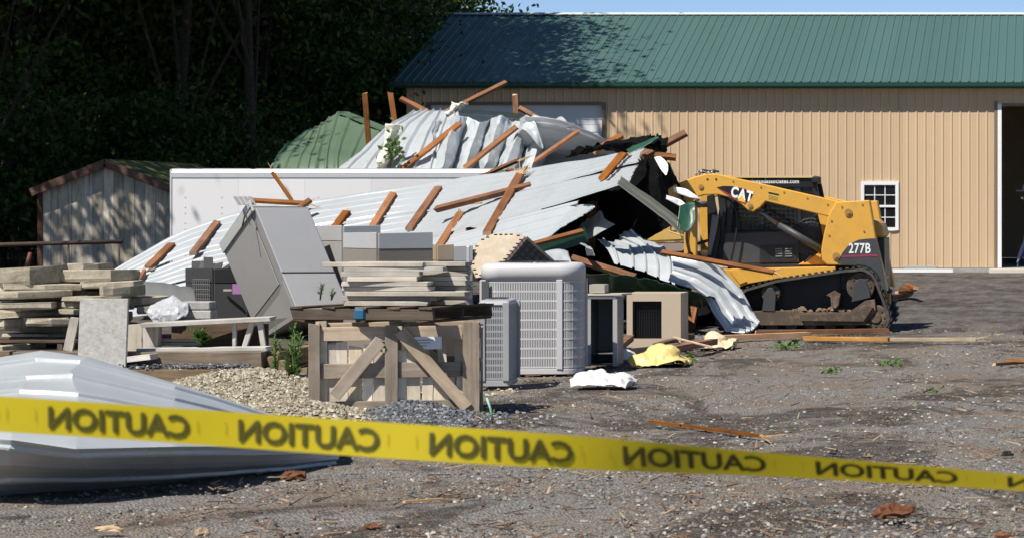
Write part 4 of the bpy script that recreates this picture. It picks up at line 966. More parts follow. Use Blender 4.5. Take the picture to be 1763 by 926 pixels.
# bucket at the front, behind the wreckage
a = W(1105, 0, MY + .2).x; mb = MB(); mb.prism([(a - .75, MY - .02, .02), (a + .2, MY - .02, .02), (a + .28, MY - .02, .5), (a + .1, MY - .02, .52), (a + .05, MY - .02, .1), (a - .75, MY - .02, .05)], [(a - .75, MY + 1.95, .02), (a + .2, MY + 1.95, .02), (a + .28, MY + 1.95, .5), (a + .1, MY + 1.95, .52), (a + .05, MY + 1.95, .1), (a - .75, MY + 1.95, .05)])
KL(mb.build('bucket', MUD))

# ================================================================= second yellow machine behind the wreckage
QY = 39.5
m2 = thing('second_loader', 'second yellow loader with rounded hood almost hidden behind the torn roof', 'loader', (W(1130, 0, QY).x, QY + .8, 0))
def K2(o): o.parent = m2; o.matrix_parent_inverse = Matrix.Translation(-m2.location); return o
K2(plate([(1060, 420), (1060, 345), (1090, 335), (1130, 338), (1155, 350), (1172, 372), (1176, 415)], QY, 1.4).build('hood', paint('faded_yellow', (.60, .40, .12), .45, .25), bevel=.03))
K2(plate([(1056, 423), (1178, 418), (1178, 432), (1056, 434)], QY - .03, 1.46).build('bumper_band', paint('band_grey', (.32, .25, .22), .6)))
K2(plate([(1060, 436), (1180, 433), (1180, 500), (1060, 500)], QY - .0, 1.4).build('lower_body', paint('faded_yellow', (.60, .40, .12), .45, .25), bevel=.02))
K2(plate([(1160, 438), (1176, 437), (1176, 446), (1160, 447)], QY - .02, .018).build('tail_plate', BLK))
pt = W(1166, 394, QY); K2(lettering('CAT', .16, plain('badge_brown', (.12, .08, .06)), (pt.x, QY - .006, pt.z), bold=.006, sx=.7))
K2(plate([(1068, 325), (1120, 325), (1126, 340), (1066, 340)], QY + .2, 1.0).build('cab', BLK, bevel=.02))
for px in (1075, 1150):
    c = W(px, 510, QY); K2(MB().disc((c.x, .42), .42, QY - .05, QY + .25, 24).build('wheel', TYRE, bevel=.03)); K2(MB().disc((c.x, .42), .42, QY + 1.15, QY + 1.45, 24).build('wheel', TYRE, bevel=.03))
K2(MB().tube([W(1151, 398, QY - .1), W(1200, 414, QY - .1)], .012, 5).build('hand_rail', paint('faded_yellow', (.60, .40, .12))))
# ================================================================= raised bed with timbers
TB = .28
TIM = wood('old_timber', (0.22, 0.16, 0.10), (0.32, 0.24, 0.16), (0.10, 0.07, 0.05), gscale=.5)
SOIL = rock('soil', (.05, .04, .03), (.09, .075, .06), (.13, .11, .09), 4)
o = MB().box(-13.2, -7.42, 24.12, 31.0, -.05, TB).build('raised_bed', SOIL); o['kind'] = 'structure'
rt = thing('timber_edging', 'stacked weathered landscape timbers edging the raised bed behind the pale gravel', 'timbers', (-9.3, 24, 0))
def KR(o): o.parent = rt; o.matrix_parent_inverse = Matrix.Translation(-rt.location); return o
for (a, b, y, z) in ((-12.4, -9.75, 23.98, .225), (-9.72, -7.36, 23.98, .222), (-12.3, -9.4, 23.86, .075), (-9.37, -7.42, 23.80, .07)):
    KR(board('timber', (a, y, z), (b, y, z + random.uniform(-.006, .006)), .17, .145, mat=TIM, up=(0, 0, 1)))
for y in (24.2, 24.9): KR(board('side_timber', (-7.37, y, .2), (-7.37, y + .66, .2), .15, .15, mat=TIM, up=(0, 0, 1)))
for k in range(4): KR(board('stake', (-7.30 + .09 * k, 24.0 + .04 * k, -.02), (-7.30 + .09 * k, 24.02 + .04 * k, .24 - .04 * k), .075, .06, mat=TIM, up=(0, 1, 0)))
DKG = pebbles('dark_chips', [(0, (.04, .042, .047)), (.4, (.10, .105, .115)), (.8, (.19, .195, .205)), (1, (.40, .40, .40))])
rnd = random.Random(2)
sp = [(rnd.uniform(-8.7, -7.44), rnd.uniform(23.72, 23.95), .135 + rnd.uniform(0, .05)) for _ in range(700)]
tag(fastbuild(stones(sp, 3, .010, .026), 'slate_chips', DKG), 'grey slate chips spilled on the ledge between the timbers', 'stone chips', kind='stuff')
# ================================================================= gravel heaps
def mound(x, y):
    a = .235 * math.exp(-((x + 7.05) / .85) ** 2 - ((y - 22.6) / .85) ** 2) + .17 * math.exp(-((x + 5.85) / .62) ** 2 - ((y - 19.85) / .55) ** 2) + .13 * math.exp(-((x + 7.3) / .9) ** 2 - ((y - 21.0) / .9) ** 2)
    return a - .03 + .02 * noise.noise(Vector((x * 3, y * 3, 0)))
LIM = pebbles('limestone', [(0, (.22, .18, .12)), (.4, (.36, .31, .22)), (.8, (.47, .42, .32)), (1, (.58, .54, .44))])
gp = thing('gravel_heap', 'heap of pale tan gravel spilled in front of the wooden crate', 'gravel', (-6.8, 22, 0))
mb = MB(); nx, ny = 50, 50
for j in range(ny + 1):
    for i in range(nx + 1):
        x = -9.0 + 4.2 * i / nx; y = 18.4 + 5.3 * j / ny; mb.v.append((x, y, mound(x, y) - .012))
for j in range(ny):
    for i in range(nx): k = j * (nx + 1) + i; mb.face([k, k + 1, k + nx + 2, k + nx + 1], 0, True)
o = fastbuild(mb, 'heap_base', rock('limestone_fines', (.16, .13, .09), (.26, .22, .155), (.34, .30, .22), 30)); o.parent = gp; o.matrix_parent_inverse = Matrix.Translation(-gp.location)
rnd = random.Random(12); sp = []
while len(sp) < 12000:
    x = rnd.uniform(-9, -4.9); y = rnd.uniform(18.4, 23.7); z = mound(x, y)
    if z < rnd.uniform(-.03, .05): continue
    sp.append((x, y, z - .005))
o = fastbuild(stones(sp, 14, .011, .028, .85), 'gravel_stones', LIM); o['kind'] = 'stuff'; o.parent = gp; o.matrix_parent_inverse = Matrix.Translation(-gp.location)
sp = []
while len(sp) < 4200:
    x = rnd.gauss(-4.90, .36); y = rnd.gauss(19.95, .40)
    if x > -4.35 and rnd.random() < .6: continue
    sp.append((x, y, max(0, .12 * math.exp(-((x + 5.0) / .38) ** 2 - ((y - 20.15) / .35) ** 2)) - .01))
tag(fastbuild(stones(sp, 15, .010, .028, .85), 'dark_gravel', DKG), 'small heap of dark grey gravel at the foot of the crate', 'gravel', kind='stuff')

# ================================================================= wooden crate
CW = wood('crate_wood', (.45, .36, .27), (.55, .46, .36), (.28, .21, .15), gscale=.7)
PW = wood('pale_boards', (.80, .69, .53), (.84, .76, .62), (.62, .50, .36), gscale=.7)
cl = W(532, 0, 20.02); cr = W(828, 0, 20.3); cx = Vector((cr.x - cl.x, cr.y - cl.y, 0)); CWD = cx.length; cx.normalize(); cyv = Vector((-cx.y, cx.x, 0))
crate = thing('wooden_crate', 'weathered wooden crate with crossed braces holding pale boards under the pallet', 'crate', (cl.x, cl.y, 0), rz=math.atan2(cx.y, cx.x))
def cb(name, a, b, wd, th, y, mat=CW, par=None):       # board in crate coordinates: x along the front, z up
    o = board(name, (a[0], y, a[1]), (b[0], y, b[1]), wd, th, mat=mat, up=(0, 1, 0)); o.parent = par or crate; return o
H = .735; S = 1 / (FPX / 20.5)
f_ = lambda px: (px - 532) / (828 - 532) * CWD
for y0 in (0.0, .82):
    for px, wd in ((541, .09), (673, .10), (811, .13)): cb('post', (f_(px), 0), (f_(px), H - (.0 if px != 673 else .01)), wd, .025, y0)
    cb('rail', (f_(551), H - .08), (f_(795), H - .075), .11, .022, y0 + .026); cb('rail', (f_(551), .36), (f_(795), .365), .12, .022, y0 + .026); cb('rail', (f_(551), .07), (f_(795), .07), .10, .022, y0 + .026)
    cb('brace', (f_(577), .17), (f_(655), H - .13), .10, .022, y0 - .022); cb('brace', (f_(688), H - .06), (f_(803), .06), .10, .022, y0 - .022)
x = .03; rnd = random.Random(6)
while x < CWD - .1:                                    # upright pale boards inside
    wd = rnd.uniform(.07, .12); h_ = rnd.uniform(.50, .62) if x < CWD * .62 else rnd.uniform(.28, .42)
    cb('inner_board', (x + wd / 2, .01), (x + wd / 2 + rnd.uniform(-.02, .02), h_), wd - .002, .02, .052 + rnd.uniform(0, .012), PW); x += wd
for k in range(3): cb('inner_board', (CWD * (.70 + .09 * k), .02), (CWD * (.66 + .10 * k), .66), .07, .02, .16 + .08 * k, PW)
for s_ in (.02, CWD - .02):
    for z in (.07, .36, .66): 
        o = board('side_rail', (s_, .03, z), (s_, .80, z), .022, .10, mat=CW, up=(0, 0, 1)); o.parent = crate
    for y in (.25, .55):
        o = board('side_slat', (s_ + (.024 if s_ > 1 else -.024), y, .0), (s_ + (.024 if s_ > 1 else -.024), y, .70), .09, .02, mat=CW, up=(1, 0, 0)); o.parent = crate
pp = MB().box(f_(712), f_(760), -.030, -.027, .53, .63).build('paper_label', WHITE); pp.parent = crate
for j in range(3): 
    q = MB().box(f_(716), f_(716 + 30 - 6 * j), -.0315, -.0302, .60 - j * .022, .607 - j * .022).build('print_line', plain('ink', (.25, .25, .25))); q.parent = pp
# ================================================================= pallet and boards on the crate
DKW = wood('dark_pallet', (.11, .075, .05), (.17, .125, .09), (.05, .035, .025), gscale=.7)
GRW = wood('grey_boards', (.50, .45, .38), (.62, .57, .50), (.30, .26, .21), gscale=.6)
pn, pl_, pr_ = W(742, 0, 19.98), W(500, 0, 20.15), W(850, 0, 20.85)
u = Vector((pl_.x - pn.x, pl_.y - pn.y, 0)); v = Vector((pr_.x - pn.x, pr_.y - pn.y, 0)); z0 = .745
pal = thing('dark_pallet', 'old dark pallet resting on top of the wooden crate', 'pallet', (pn.x, pn.y, z0))
def KP(o): o.parent = pal; o.matrix_parent_inverse = Matrix.Translation(-pal.location); return o
pt = lambda a, b, z: Vector((pn.x, pn.y, z0 + z)) + u * a + v * b
for b in (.03, .5, .97): KP(board('stringer', pt(0, b, .065), pt(1, b, .065), .045, .085, mat=DKW, up=(0, 0, 1)))
for a in (.04, .27, .5, .73, .96):
    KP(board('deck_board', pt(a, 0, .117), pt(a, 1, .117), .11, .018, mat=DKW, up=(0, 0, 1)))
for a in (.06, .5, .94): KP(board('bottom_board', pt(a, 0, .011), pt(a, 1, .011), .10, .018, mat=DKW, up=(0, 0, 1)))
tag(rebase(MB().box(pt(.5, 0, 0).x - .05, pt(.5, 0, 0).x + .04, pt(.5, 0, 0).y - .02, pt(.5, 0, 0).y + .1, z0 + .021, z0 + .115).build('blue_scrap', plain('blue_paint', (.02, .12, .22)), bevel=.015)), 'small blue painted can end stuck in the dark pallet', 'can')
stk = [(596, 792, 522, .95), (592, 800, 514, 1.0), (600, 806, 505, 1.0), (594, 796, 497, 1.0), (590, 806, 488, 1.0), (602, 806, 480, 1.0), (591, 800, 472, 1.0), (596, 790, 464, 1.0), (558, 770, 457, 1.0)]
nm = ['lowest of the stack', 'second up from the pallet', 'third up from the pallet', 'fourth up from the pallet', 'fifth up from the pallet', 'sixth up from the pallet', 'third from the top', 'just under the top pair', 'topmost, its end jutting out past the rest']
for k, (a, b, yy, w_) in enumerate(stk):
    z = z0 + .128 + .019 + k * .0385; Yf = 20.25 + random.uniform(-.05, .05)
    p = W(a, 0, Yf + .06); q = W(b - random.uniform(0, 90), 0, Yf + random.uniform(.0, .12))
    board('grey_board', (p.x, p.y, z), (q.x, q.y, z), .14, .036, 'weathered grey board on the dark pallet, front row, ' + nm[k].replace(', its end jutting out past the rest', ', end jutting out'), 'board', GRW, up=(0, 0, 1), group='grey boards stacked on the pallet')
    p = W(a + 50, 0, Yf + .35); q = W(808, 0, Yf + .12 + random.uniform(.1, .2))
    board('grey_board', (p.x, p.y, z), (q.x, q.y, z), .15, .036, 'weathered grey board on the dark pallet, back row, ' + nm[k].replace('topmost, its end jutting out past the rest', 'topmost'), 'board', GRW, up=(0, 0, 1), group='grey boards stacked on the pallet')

# ================================================================= appliance carcasses
GALV = paint('galvanised', (.52, .51, .50), .42, .15, (.25, .24, .23), metal=.3, scale=2, var=.12)
GREY = paint('shaded_grey_cabinet', (.33, .315, .295), .5, .12, (.2, .19, .18), scale=1.5, var=.08)  # furnace side's shade is put into this darker grey; a duct cabinet shares it
BEI = paint('beige_cabinet', (.46, .36, .25), .5, .15, (.3, .22, .15), scale=1.5)
TAUPE = paint('taupe_cabinet', (.235, .205, .165), .5, .15, (.15, .13, .1), scale=1.5)
A0 = W(437, 356, 26.2); d = W(515, 546, 26.0) - A0; l = W(385, 430, 27.0) - A0; r = W(530, 357, 26.55) - A0
fc = thing('tilted_furnace', 'big grey furnace cabinet leaning over on its corner on the raised bed', 'furnace', (A0.x, A0.y, TB))
def KF(o): o.parent = fc; o.matrix_parent_inverse = Matrix.Translation(-fc.location); return o
def clampz(p): p = Vector(p); p.z = max(p.z, TB + .01); return p
def facepanel(o_, e1, e2, nrm, t, name, mat, a0=0, a1=1, b0=0, b1=1, bev=.006):
    c = [o_ + e1 * a + e2 * b for a, b in ((a0, b0), (a1, b0), (a1, b1), (a0, b1))]; n = nrm.normalized() * t
    return KF(MB().hexa([clampz(p) for p in c] + [clampz(p + n) for p in c]).build(name, mat, bevel=bev))
nr_ = r.cross(d).normalized(); nr_ = nr_ if nr_.y < 0 else -nr_
nl_ = d.cross(l).normalized(); nl_ = nl_ if nl_.y < 0 else -nl_
KF(MB().hexa([clampz(p) for p in (A0 + d, A0 + d + r, A0 + d + r + l, A0 + d + l, A0, A0 + r, A0 + r + l, A0 + l)]).build('carcass', GREY))
facepanel(A0, r, d, nr_, .012, 'upper_door', GALV, .01, .99, .02, .60); facepanel(A0, r, d, nr_, .012, 'lower_door', GALV, .01, .99, .612, .99)
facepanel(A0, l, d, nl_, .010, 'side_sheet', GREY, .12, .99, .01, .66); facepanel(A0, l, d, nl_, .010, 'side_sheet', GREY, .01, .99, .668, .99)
facepanel(A0, l, d, nl_, .03, 'top_flange', paint('pale_flange', (.5, .5, .47), .5), .0, .99, -.06, .035)
t_ = r.cross(l).normalized(); t_ = t_ if t_.z > 0 else -t_
facepanel(A0 + l * .02, r * .96, l * .96, t_, .02, 'open_top', paint('dark_inside', (.03, .032, .03), .6))
KF(MB().tube([A0 + t_ * .04, A0 + Vector((-.08, -.05, -.10)), A0 + Vector((-.10, -.06, -.2))], .008, 5).build('loose_wire', BLK))
for k in range(4): KF(MB().bar(A0 + t_ * .02 + Vector((-.05 * k, .03, 0)), A0 + t_ * .08 + Vector((-.05 * k - .05, .05, .03)), .05, .006).build('torn_tab', GALV))
def cabinet(name, label, cat, C_, Lf, Rt, ztop, matL, matR, matT, z0=0.0, extras=None):
    c, a, b = [W(p[0], 0, p[1]).xy.to_3d() for p in (C_, Lf, Rt)]; far = a + b - c
    root = thing(name, label, cat, (c.x, c.y, z0))
    def k(o): o.parent = root; o.matrix_parent_inverse = Matrix.Translation(-root.location); return o
    Z = Vector((0, 0, 1)); inn = .012
    k(MB().hexa([p + Z * z0 for p in (c, b, far, a)] + [p + Z * (ztop - .01) for p in (c, b, far, a)]).build('carcass', matL))
    for nm_, p, q, m in (('left_panel', a, c, matL), ('right_panel', c, b, matR)):
        n = (q - p).cross(Z).normalized(); n = n if n.y < 0 else -n; e = (q - p)
        p1, q1 = p + e * .012, q - e * .012
        k(MB().hexa([p1 + Z * (z0 + .02), q1 + Z * (z0 + .02), q1 + n * .01 + Z * (z0 + .02), p1 + n * .01 + Z * (z0 + .02)] + [p1 + Z * (ztop - .16), q1 + Z * (ztop - .16), q1 + n * .01 + Z * (ztop - .16), p1 + n * .01 + Z * (ztop - .16)]).build(nm_, m, bevel=.003))
        k(MB().hexa([p1 + Z * (ztop - .155), q1 + Z * (ztop - .155), q1 + n * .014 + Z * (ztop - .155), p1 + n * .014 + Z * (ztop - .155)] + [p1 + Z * ztop, q1 + Z * (ztop + .01), q1 + n * .014 + Z * (ztop + .008), p1 + n * .014 + Z * ztop]).build('top_collar', matT, bevel=.003))
    return root, k
cabinet('duct_cabinet', 'taupe open topped furnace cabinet with foil collar behind the board stack', 'cabinet', (650, 25.2), (592, 25.8), (745, 25.6), 1.40, TAUPE, TAUPE, GALV)
cabinet('duct_cabinet', 'grey duct cabinet with pale collar just behind the tilted furnace', 'cabinet', (590, 26.6), (545, 27.0), (655, 26.9), 1.46, GREY, GREY, GALV, z0=0.0)
cabinet('duct_cabinet', 'narrow tan cabinet squeezed beside the foil lined duct', 'cabinet', (752, 26.0), (738, 26.3), (781, 26.1), 1.27, BEI, BEI, BEI)
cabinet('duct_cabinet', 'short silver foil lined duct between the tan cabinet and the condensers', 'cabinet', (776, 26.5), (766, 26.9), (814, 26.6), 1.25, GALV, GALV, GALV)
o = board('angle_strip', W(806, 500, 24.6), W(806, 425, 24.6), .03, .02, 'thin upright silver strip beside the board stack', 'strip', GALV, up=(0, 1, 0))
# --- condensers
CLG = paint('condenser_grey', (.52, .51, .505), .5, .12, (.3, .29, .28), scale=1.2, var=.06)
COIL = paint('coil_dark', (.09, .088, .09), .6, .3, (.16, .15, .14), scale=8)
def rrect(w, d, r, n=7):
    P = []
    for cx_, cy_, a0 in ((w / 2 - r, -d / 2 + r, -90), (w / 2 - r, d / 2 - r, 0), (-w / 2 + r, d / 2 - r, 90), (-w / 2 + r, -d / 2 + r, 180)):
        for k in range(n + 1): a = R(a0 + 90 * k / n); P.append(Vector((cx_ + r * math.cos(a), cy_ + r * math.sin(a), 0)))
    return P
def walk(P, step):
    out = []; n = len(P); acc = 0
    for i in range(n):
        a, b = P[i], P[(i + 1) % n]; L = (b - a).length; s = acc
        while s < L:
            t = (b - a).normalized(); out.append((a + t * s, t)); s += step
        acc = s - L
    return out
def condenser(label, loc, rz, w, d, h, r, band, cap, tilt=(0, 0), mat=CLG, topmat=None):
    root = thing('air_conditioner', label, 'condenser', loc, rz=rz); root.rotation_euler = (tilt[0], tilt[1], rz)
    def k(o): o.parent = root; return o
    P = rrect(w, d, r); inn = rrect(w - .05, d - .05, max(.02, r - .025)); Z = Vector((0, 0, 1))
    k(MB().prism([p + Z * .05 for p in inn], [p + Z * (h - .08) for p in inn]).build('coil', COIL))
    k(MB().prism([p * 1.015 for p in P], [p * 1.015 + Z * .055 for p in P]).build('base_pan', mat, bevel=.006))
    mb = MB(); prof = [(1.0, h - cap), (1.022, h - cap), (1.022, h - .06), (1.0, h - .025), (.94, h - .004), (.86, h)]
    rings = [[Vector((p.x * s, p.y * s, z)) for p in P] for s, z in prof]; n = len(P)
    for g_ in rings: mb.v += [tuple(q) for q in g_]
    for i in range(len(prof) - 1):
        for j in range(n): mb.face([i * n + j, i * n + (j + 1) % n, (i + 1) * n + (j + 1) % n, (i + 1) * n + j], 0, True)
    mb.face([(len(prof) - 1) * n + j for j in range(n)]); mb.face(list(range(n))[::-1])
    k(mb.build('top_cap', topmat or mat))
    g_ = MB()
    for j in range(28):
        a = j * math.pi / 14; g_.bar((.05 * math.cos(a), .05 * math.sin(a), h + .012), (.36 * w * math.cos(a), .36 * w * math.sin(a), h + .012), .008, .008)
    q = g_.build('fan_guard', BLK); q['kind'] = 'stuff'; k(q)
    lv = MB(); z0_, z1_ = .07, h - cap - .01
    for p, t in walk(P, .0165):                        # upright louver blades
        nrm = Vector((t.y, -t.x, 0)); a = p - nrm * .010; b = p + nrm * .004; s = t * .0048
        lv.hexa([a - s + Z * z0_, a + s + Z * z0_, b + s + Z * z0_, b - s + Z * z0_, a - s + Z * z1_, a + s + Z * z1_, b + s + Z * z1_, b - s + Z * z1_])
    q = lv.build('louver_blades', mat); q['kind'] = 'stuff'; k(q)
    nb = max(2, round((z1_ - z0_) / band))
    for i in range(nb + 1):
        z = z0_ + (z1_ - z0_) * i / nb; m_ = MB(); q = [p * 1.012 for p in P]; q2 = [p * .985 for p in P]; nn = len(P); hh_ = .009
        m_.v = [tuple(p + Z * (z - hh_)) for p in q] + [tuple(p + Z * (z + hh_)) for p in q] + [tuple(p + Z * (z + hh_)) for p in q2] + [tuple(p + Z * (z - hh_)) for p in q2]
        for j in range(nn):
            j2 = (j + 1) % nn
            for a_, b_ in ((0, 1), (1, 2), (2, 3), (3, 0)): m_.face([a_ * nn + j, a_ * nn + j2, b_ * nn + j2, b_ * nn + j])
        k(m_.build('band', mat))
    for p in (Vector((w / 2 - r, -d / 2, 0)), Vector((w / 2, d / 2 - r, 0)), Vector((-w / 2 + .03, -d / 2 + .0, 0))):
        k(MB().box(p.x - .03, p.x + .03, p.y - .018, p.y + .02, .05, h - cap + .01).build('corner_post', mat, bevel=.004))
    return root, k
c = W(921, 0, 25.6)
cond, kc = condenser('large light grey condenser unit with rounded corners and louvered sides', (c.x, 25.55, 0), R(6), .98, .84, 1.10, .20, .093, .17)
o = MB().box(-.47, -.40, -.445, -.425, .75, .93).build('service_cover', COIL); kc(o)
c = W(856, 0, 23.7); condenser('small grey condenser coil with fine grid beside the crate', (c.x, 23.75, 0), R(4), .28, .55, .80, .03, .062, .03, mat=paint('coil_frame', (.33, .335, .34), .5, .2))
# tan condenser tipped over behind
fp = [(812, 462), (812, 436), (826, 414), (850, 403), (894, 402), (905, 409), (866, 456), (852, 475), (820, 480)]
tu = thing('tan_condenser', 'stained tan condenser tipped on its side behind the light grey one', 'condenser', (W(860, 0, 27).x, 27, 0))
def KU(o): o.parent = tu; o.matrix_parent_inverse = Matrix.Translation(-tu.location); return o
TANC = paint('stained_tan', (.43, .34, .24), .6, .6, (.62, .54, .40), scale=2.2, var=.25)
F = [W(x, y, 26.5 + (480 - y) * .004) for x, y in fp]; bk = Vector((.34, .62, -.42))
KU(MB().prism(F, [p + bk for p in F]).build('casing', COIL))
nf = Vector((0, -1, .25)).normalized()
cen = sum(F, Vector()) / len(F)
KU(MB().prism([p + nf * .03 for p in F], [p + nf * .002 for p in F]).build('top_lid', TANC, bevel=.008))
hl = MB()
for i in range(len(F)):
    a, b = F[i].lerp(cen, .09) + nf * .031, F[(i + 1) % len(F)].lerp(cen, .09) + nf * .031
    for k in range(int((b - a).length / .055)):
        p = a + (b - a).normalized() * .055 * (k + .5); hl.bar(p - Vector((.016, 0, 0)), p + Vector((.016, 0, 0)), .004, .02)
q = hl.build('vent_holes', BLK); q['kind'] = 'stuff'; KU(q)
for t in (0, 1):
    KU(MB().bar(F[5] + bk * t, F[6] + bk * t, .03, .03).build('edge_rail', TANC))
for p in (F[5], F[7]): KU(MB().bar(p, p + bk, .03, .03).build('edge_rail', TANC))
gd = MB()
for k in range(1, 9): gd.bar(F[5] + bk * (k / 9) + Vector((.006, -.006, .006)), F[6] + bk * (k / 9) + Vector((.006, -.006, .006)), .006, .006)
for k in range(1, 6): p = F[5].lerp(F[6], k / 6) + Vector((.006, -.006, .006)); gd.bar(p, p + bk, .006, .006)
q = gd.build('wire_guard', paint('wire_brown', (.12, .08, .06), .6)); q['kind'] = 'stuff'; KU(q)
KU(MB().box(-5.9, -5.2, 26.7, 27.4, 0, .72).build('lower_casing', COIL))
# dark broken unit on the raised bed
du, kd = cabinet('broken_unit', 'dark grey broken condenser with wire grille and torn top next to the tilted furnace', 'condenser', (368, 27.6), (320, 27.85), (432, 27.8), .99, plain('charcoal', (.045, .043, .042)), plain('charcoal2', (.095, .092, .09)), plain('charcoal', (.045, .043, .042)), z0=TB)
a, b = W(334, 0, 27.76), W(362, 0, 27.62); gr_ = MB()
for k in range(10): p = a.lerp(b, k / 9); gr_.bar((p.x, p.y - .03, .45), (p.x, p.y - .03, .88), .006, .006)
for k in range(9): gr_.bar((a.x, a.y - .034, .45 + k * .053), (b.x, b.y - .034, .45 + k * .053), .006, .006)
q = gr_.build('wire_grille', paint('wire_grey', (.2, .19, .18), .5)); q['kind'] = 'stuff'; kd(q)
for k in range(7):
    p = W(338 + k * 11, 0, 27.8); kd(MB().bar((p.x, p.y, .96), (p.x + random.uniform(-.05, .08), p.y + .1, 1.02 + random.uniform(0, .10)), .10, .02, jag=.03).build('torn_top', plain('charcoal', (.045, .043, .042))))
p = W(403, 497, 27.5); kd(MB().box(p.x - .05, p.x + .05, 27.60, 27.62, p.z - .06, p.z + .05).build('pink_tag', plain('pink', (.34, .16, .34))))
p = W(386, 500, 27.5); kd(MB().box(p.x - .045, p.x + .045, 27.61, 27.625, p.z - .01, p.z + .012).build('name_plate', plain('plate', (.4, .38, .33))))
# open steel case and beige cabinet by the hollow
oc = thing('open_steel_case', 'open galvanised steel case standing beside the big condenser', 'steel case', (W(1036, 0, 26.6).x, 26.6, 0))
def KO(o): o.parent = oc; o.matrix_parent_inverse = Matrix.Translation(-oc.location); return o
x0, x1, zt2 = W(1013, 0, 26.5).x, W(1060, 0, 26.5).x, .70
for (nm_, q) in (('left_wall', (x0, x0 + .015, 26.5, 27.0, 0, zt2)), ('right_wall', (x1 - .015, x1, 26.5, 27.0, 0, zt2)), ('back_wall', (x0 + .016, x1 - .016, 26.98, 27.0, 0, zt2)), ('lid', (x0 - .01, x1 + .01, 26.48, 27.02, zt2 + .001, zt2 + .02)), ('floor', (x0 + .016, x1 - .016, 26.5, 26.97, .005, .02)), ('shelf', (x0 + .016, x1 - .016, 26.56, 26.97, .12, .13))):
    KO(MB().box(*q).build(nm_, paint('dull_galv', (.17, .18, .19), .45, .3, metal=.3), bevel=.002))
KO(MB().box(x0 - .02, x0 + .03, 26.47, 26.498, 0, zt2).build('front_flange', GALV)); KO(MB().box(x1 - .025, x1 + .02, 26.47, 26.498, 0, zt2).build('front_flange', GALV))
KO(board('loose_lid', (x0 - .05, 26.7, zt2 + .04), (x1 + .1, 26.62, zt2 + .05), .3, .02, mat=paint('pale_lid', (.42, .38, .32), .6), up=(0, 0, 1)))
KO(MB().box(x0 - .0, x0 + .16, 26.55, 26.8, zt2 + .062, zt2 + .15).build('small_box', paint('pale_lid', (.42, .38, .32), .6)))
bx = thing('beige_cabinet', 'beige metal cabinet with dark square opening under the dark green sheet', 'cabinet', (W(1125, 0, 30.2).x, 30.2, 0))
def KB(o): o.parent = bx; o.matrix_parent_inverse = Matrix.Translation(-bx.location); return o
BG = paint('cabinet_beige', (.50, .405, .30), .55, .12, (.35, .27, .2), scale=1.2)
x0, x1 = W(1079, 0, 30.1).x, W(1172, 0, 30.1).x; zb = .64; ha, hb, hz0, hz1 = W(1089, 0, 30.1).x, W(1139, 0, 30.1).x, .10, .545
for q in ((x0, ha, .0, zb), (hb, x1, 0, zb), (ha + .0005, hb - .0005, 0, hz0), (ha + .0005, hb - .0005, hz1, zb)): KB(MB().box(q[0], q[1], 30.1, 30.13, q[2], q[3]).build('front_panel', BG))
KB(MB().box(x0 + .002, x1 - .002, 30.3, 30.75, .003, zb - .003).build('body', BG)); KB(MB().box(x0, x1, 30.131, 30.299, zb - .02, zb - .001).build('top', BG)); KB(MB().box(x1 - .02, x1 - .001, 30.131, 30.299, .0, zb - .021).build('side', BG)); KB(MB().box(x0 + .001, x0 + .02, 30.131, 30.299, .0, zb - .021).build('side', BG))
gd = MB()
for k in range(12): x = ha + (hb - ha) * (k + .5) / 12; gd.box(x - .004, x + .004, 30.16, 30.17, hz0, hz1)
for k in range(10): z = hz0 + (hz1 - hz0) * (k + .5) / 10; gd.box(ha, hb, 30.171, 30.18, z - .003, z + .003)
q = gd.build('dark_grille', BLK); q['kind'] = 'stuff'; KB(q)
KB(MB().box(ha, hb, 30.25, 30.29, hz0, hz1).build('dark_back', BLK))

# ================================================================= flagstones and things on the raised bed
FS = rock('flagstone', (.28, .23, .16), (.42, .37, .28), (.54, .49, .39), 5)
SLB = [(87, 157, 455, 470, 25.2, 'small flagstone lying alone on top of the stone pile'), (70, 215, 466, 486, 25.1, 'long flagstone second from the top of the pile'), (-40, 92, 462, 491, 24.9, 'broad tilted flagstone on the shed side of the pile top'),
       (-20, 118, 489, 500, 24.8, 'flat flagstone under the broad tilted one'), (112, 212, 486, 498, 24.9, 'flagstone under the long one near the pile top'), (-30, 105, 501, 513, 24.75, 'wide flagstone in the upper middle of the pile'),
       (155, 209, 494, 512, 24.7, 'thick short flagstone jutting out on the timber side of the pile'), (96, 206, 510, 519, 24.8, 'thin flagstone just below the thick short one'), (-40, 80, 522, 533, 24.6, 'pale flagstone edge in the middle of the pile'),
       (88, 150, 520, 531, 24.8, 'stubby flagstone behind the grey panel edge'), (96, 150, 532, 541, 24.7, 'lower stubby flagstone behind the grey panel edge'), (20, 150, 548, 561, 24.6, 'long flagstone low in the pile above the dark gap'),
       (-40, 26, 551, 566, 24.55, 'brown flagstone corner low on the far end of the pile'), (-40, 42, 594, 607, 24.45, 'pale flagstone at the foot of the pile'), (205, 262, 512, 524, 25.4, 'grey flagstone behind the tan one beside the crumpled plastic'), (214, 268, 528, 541, 25.0, 'tan flagstone beside the crumpled plastic')]
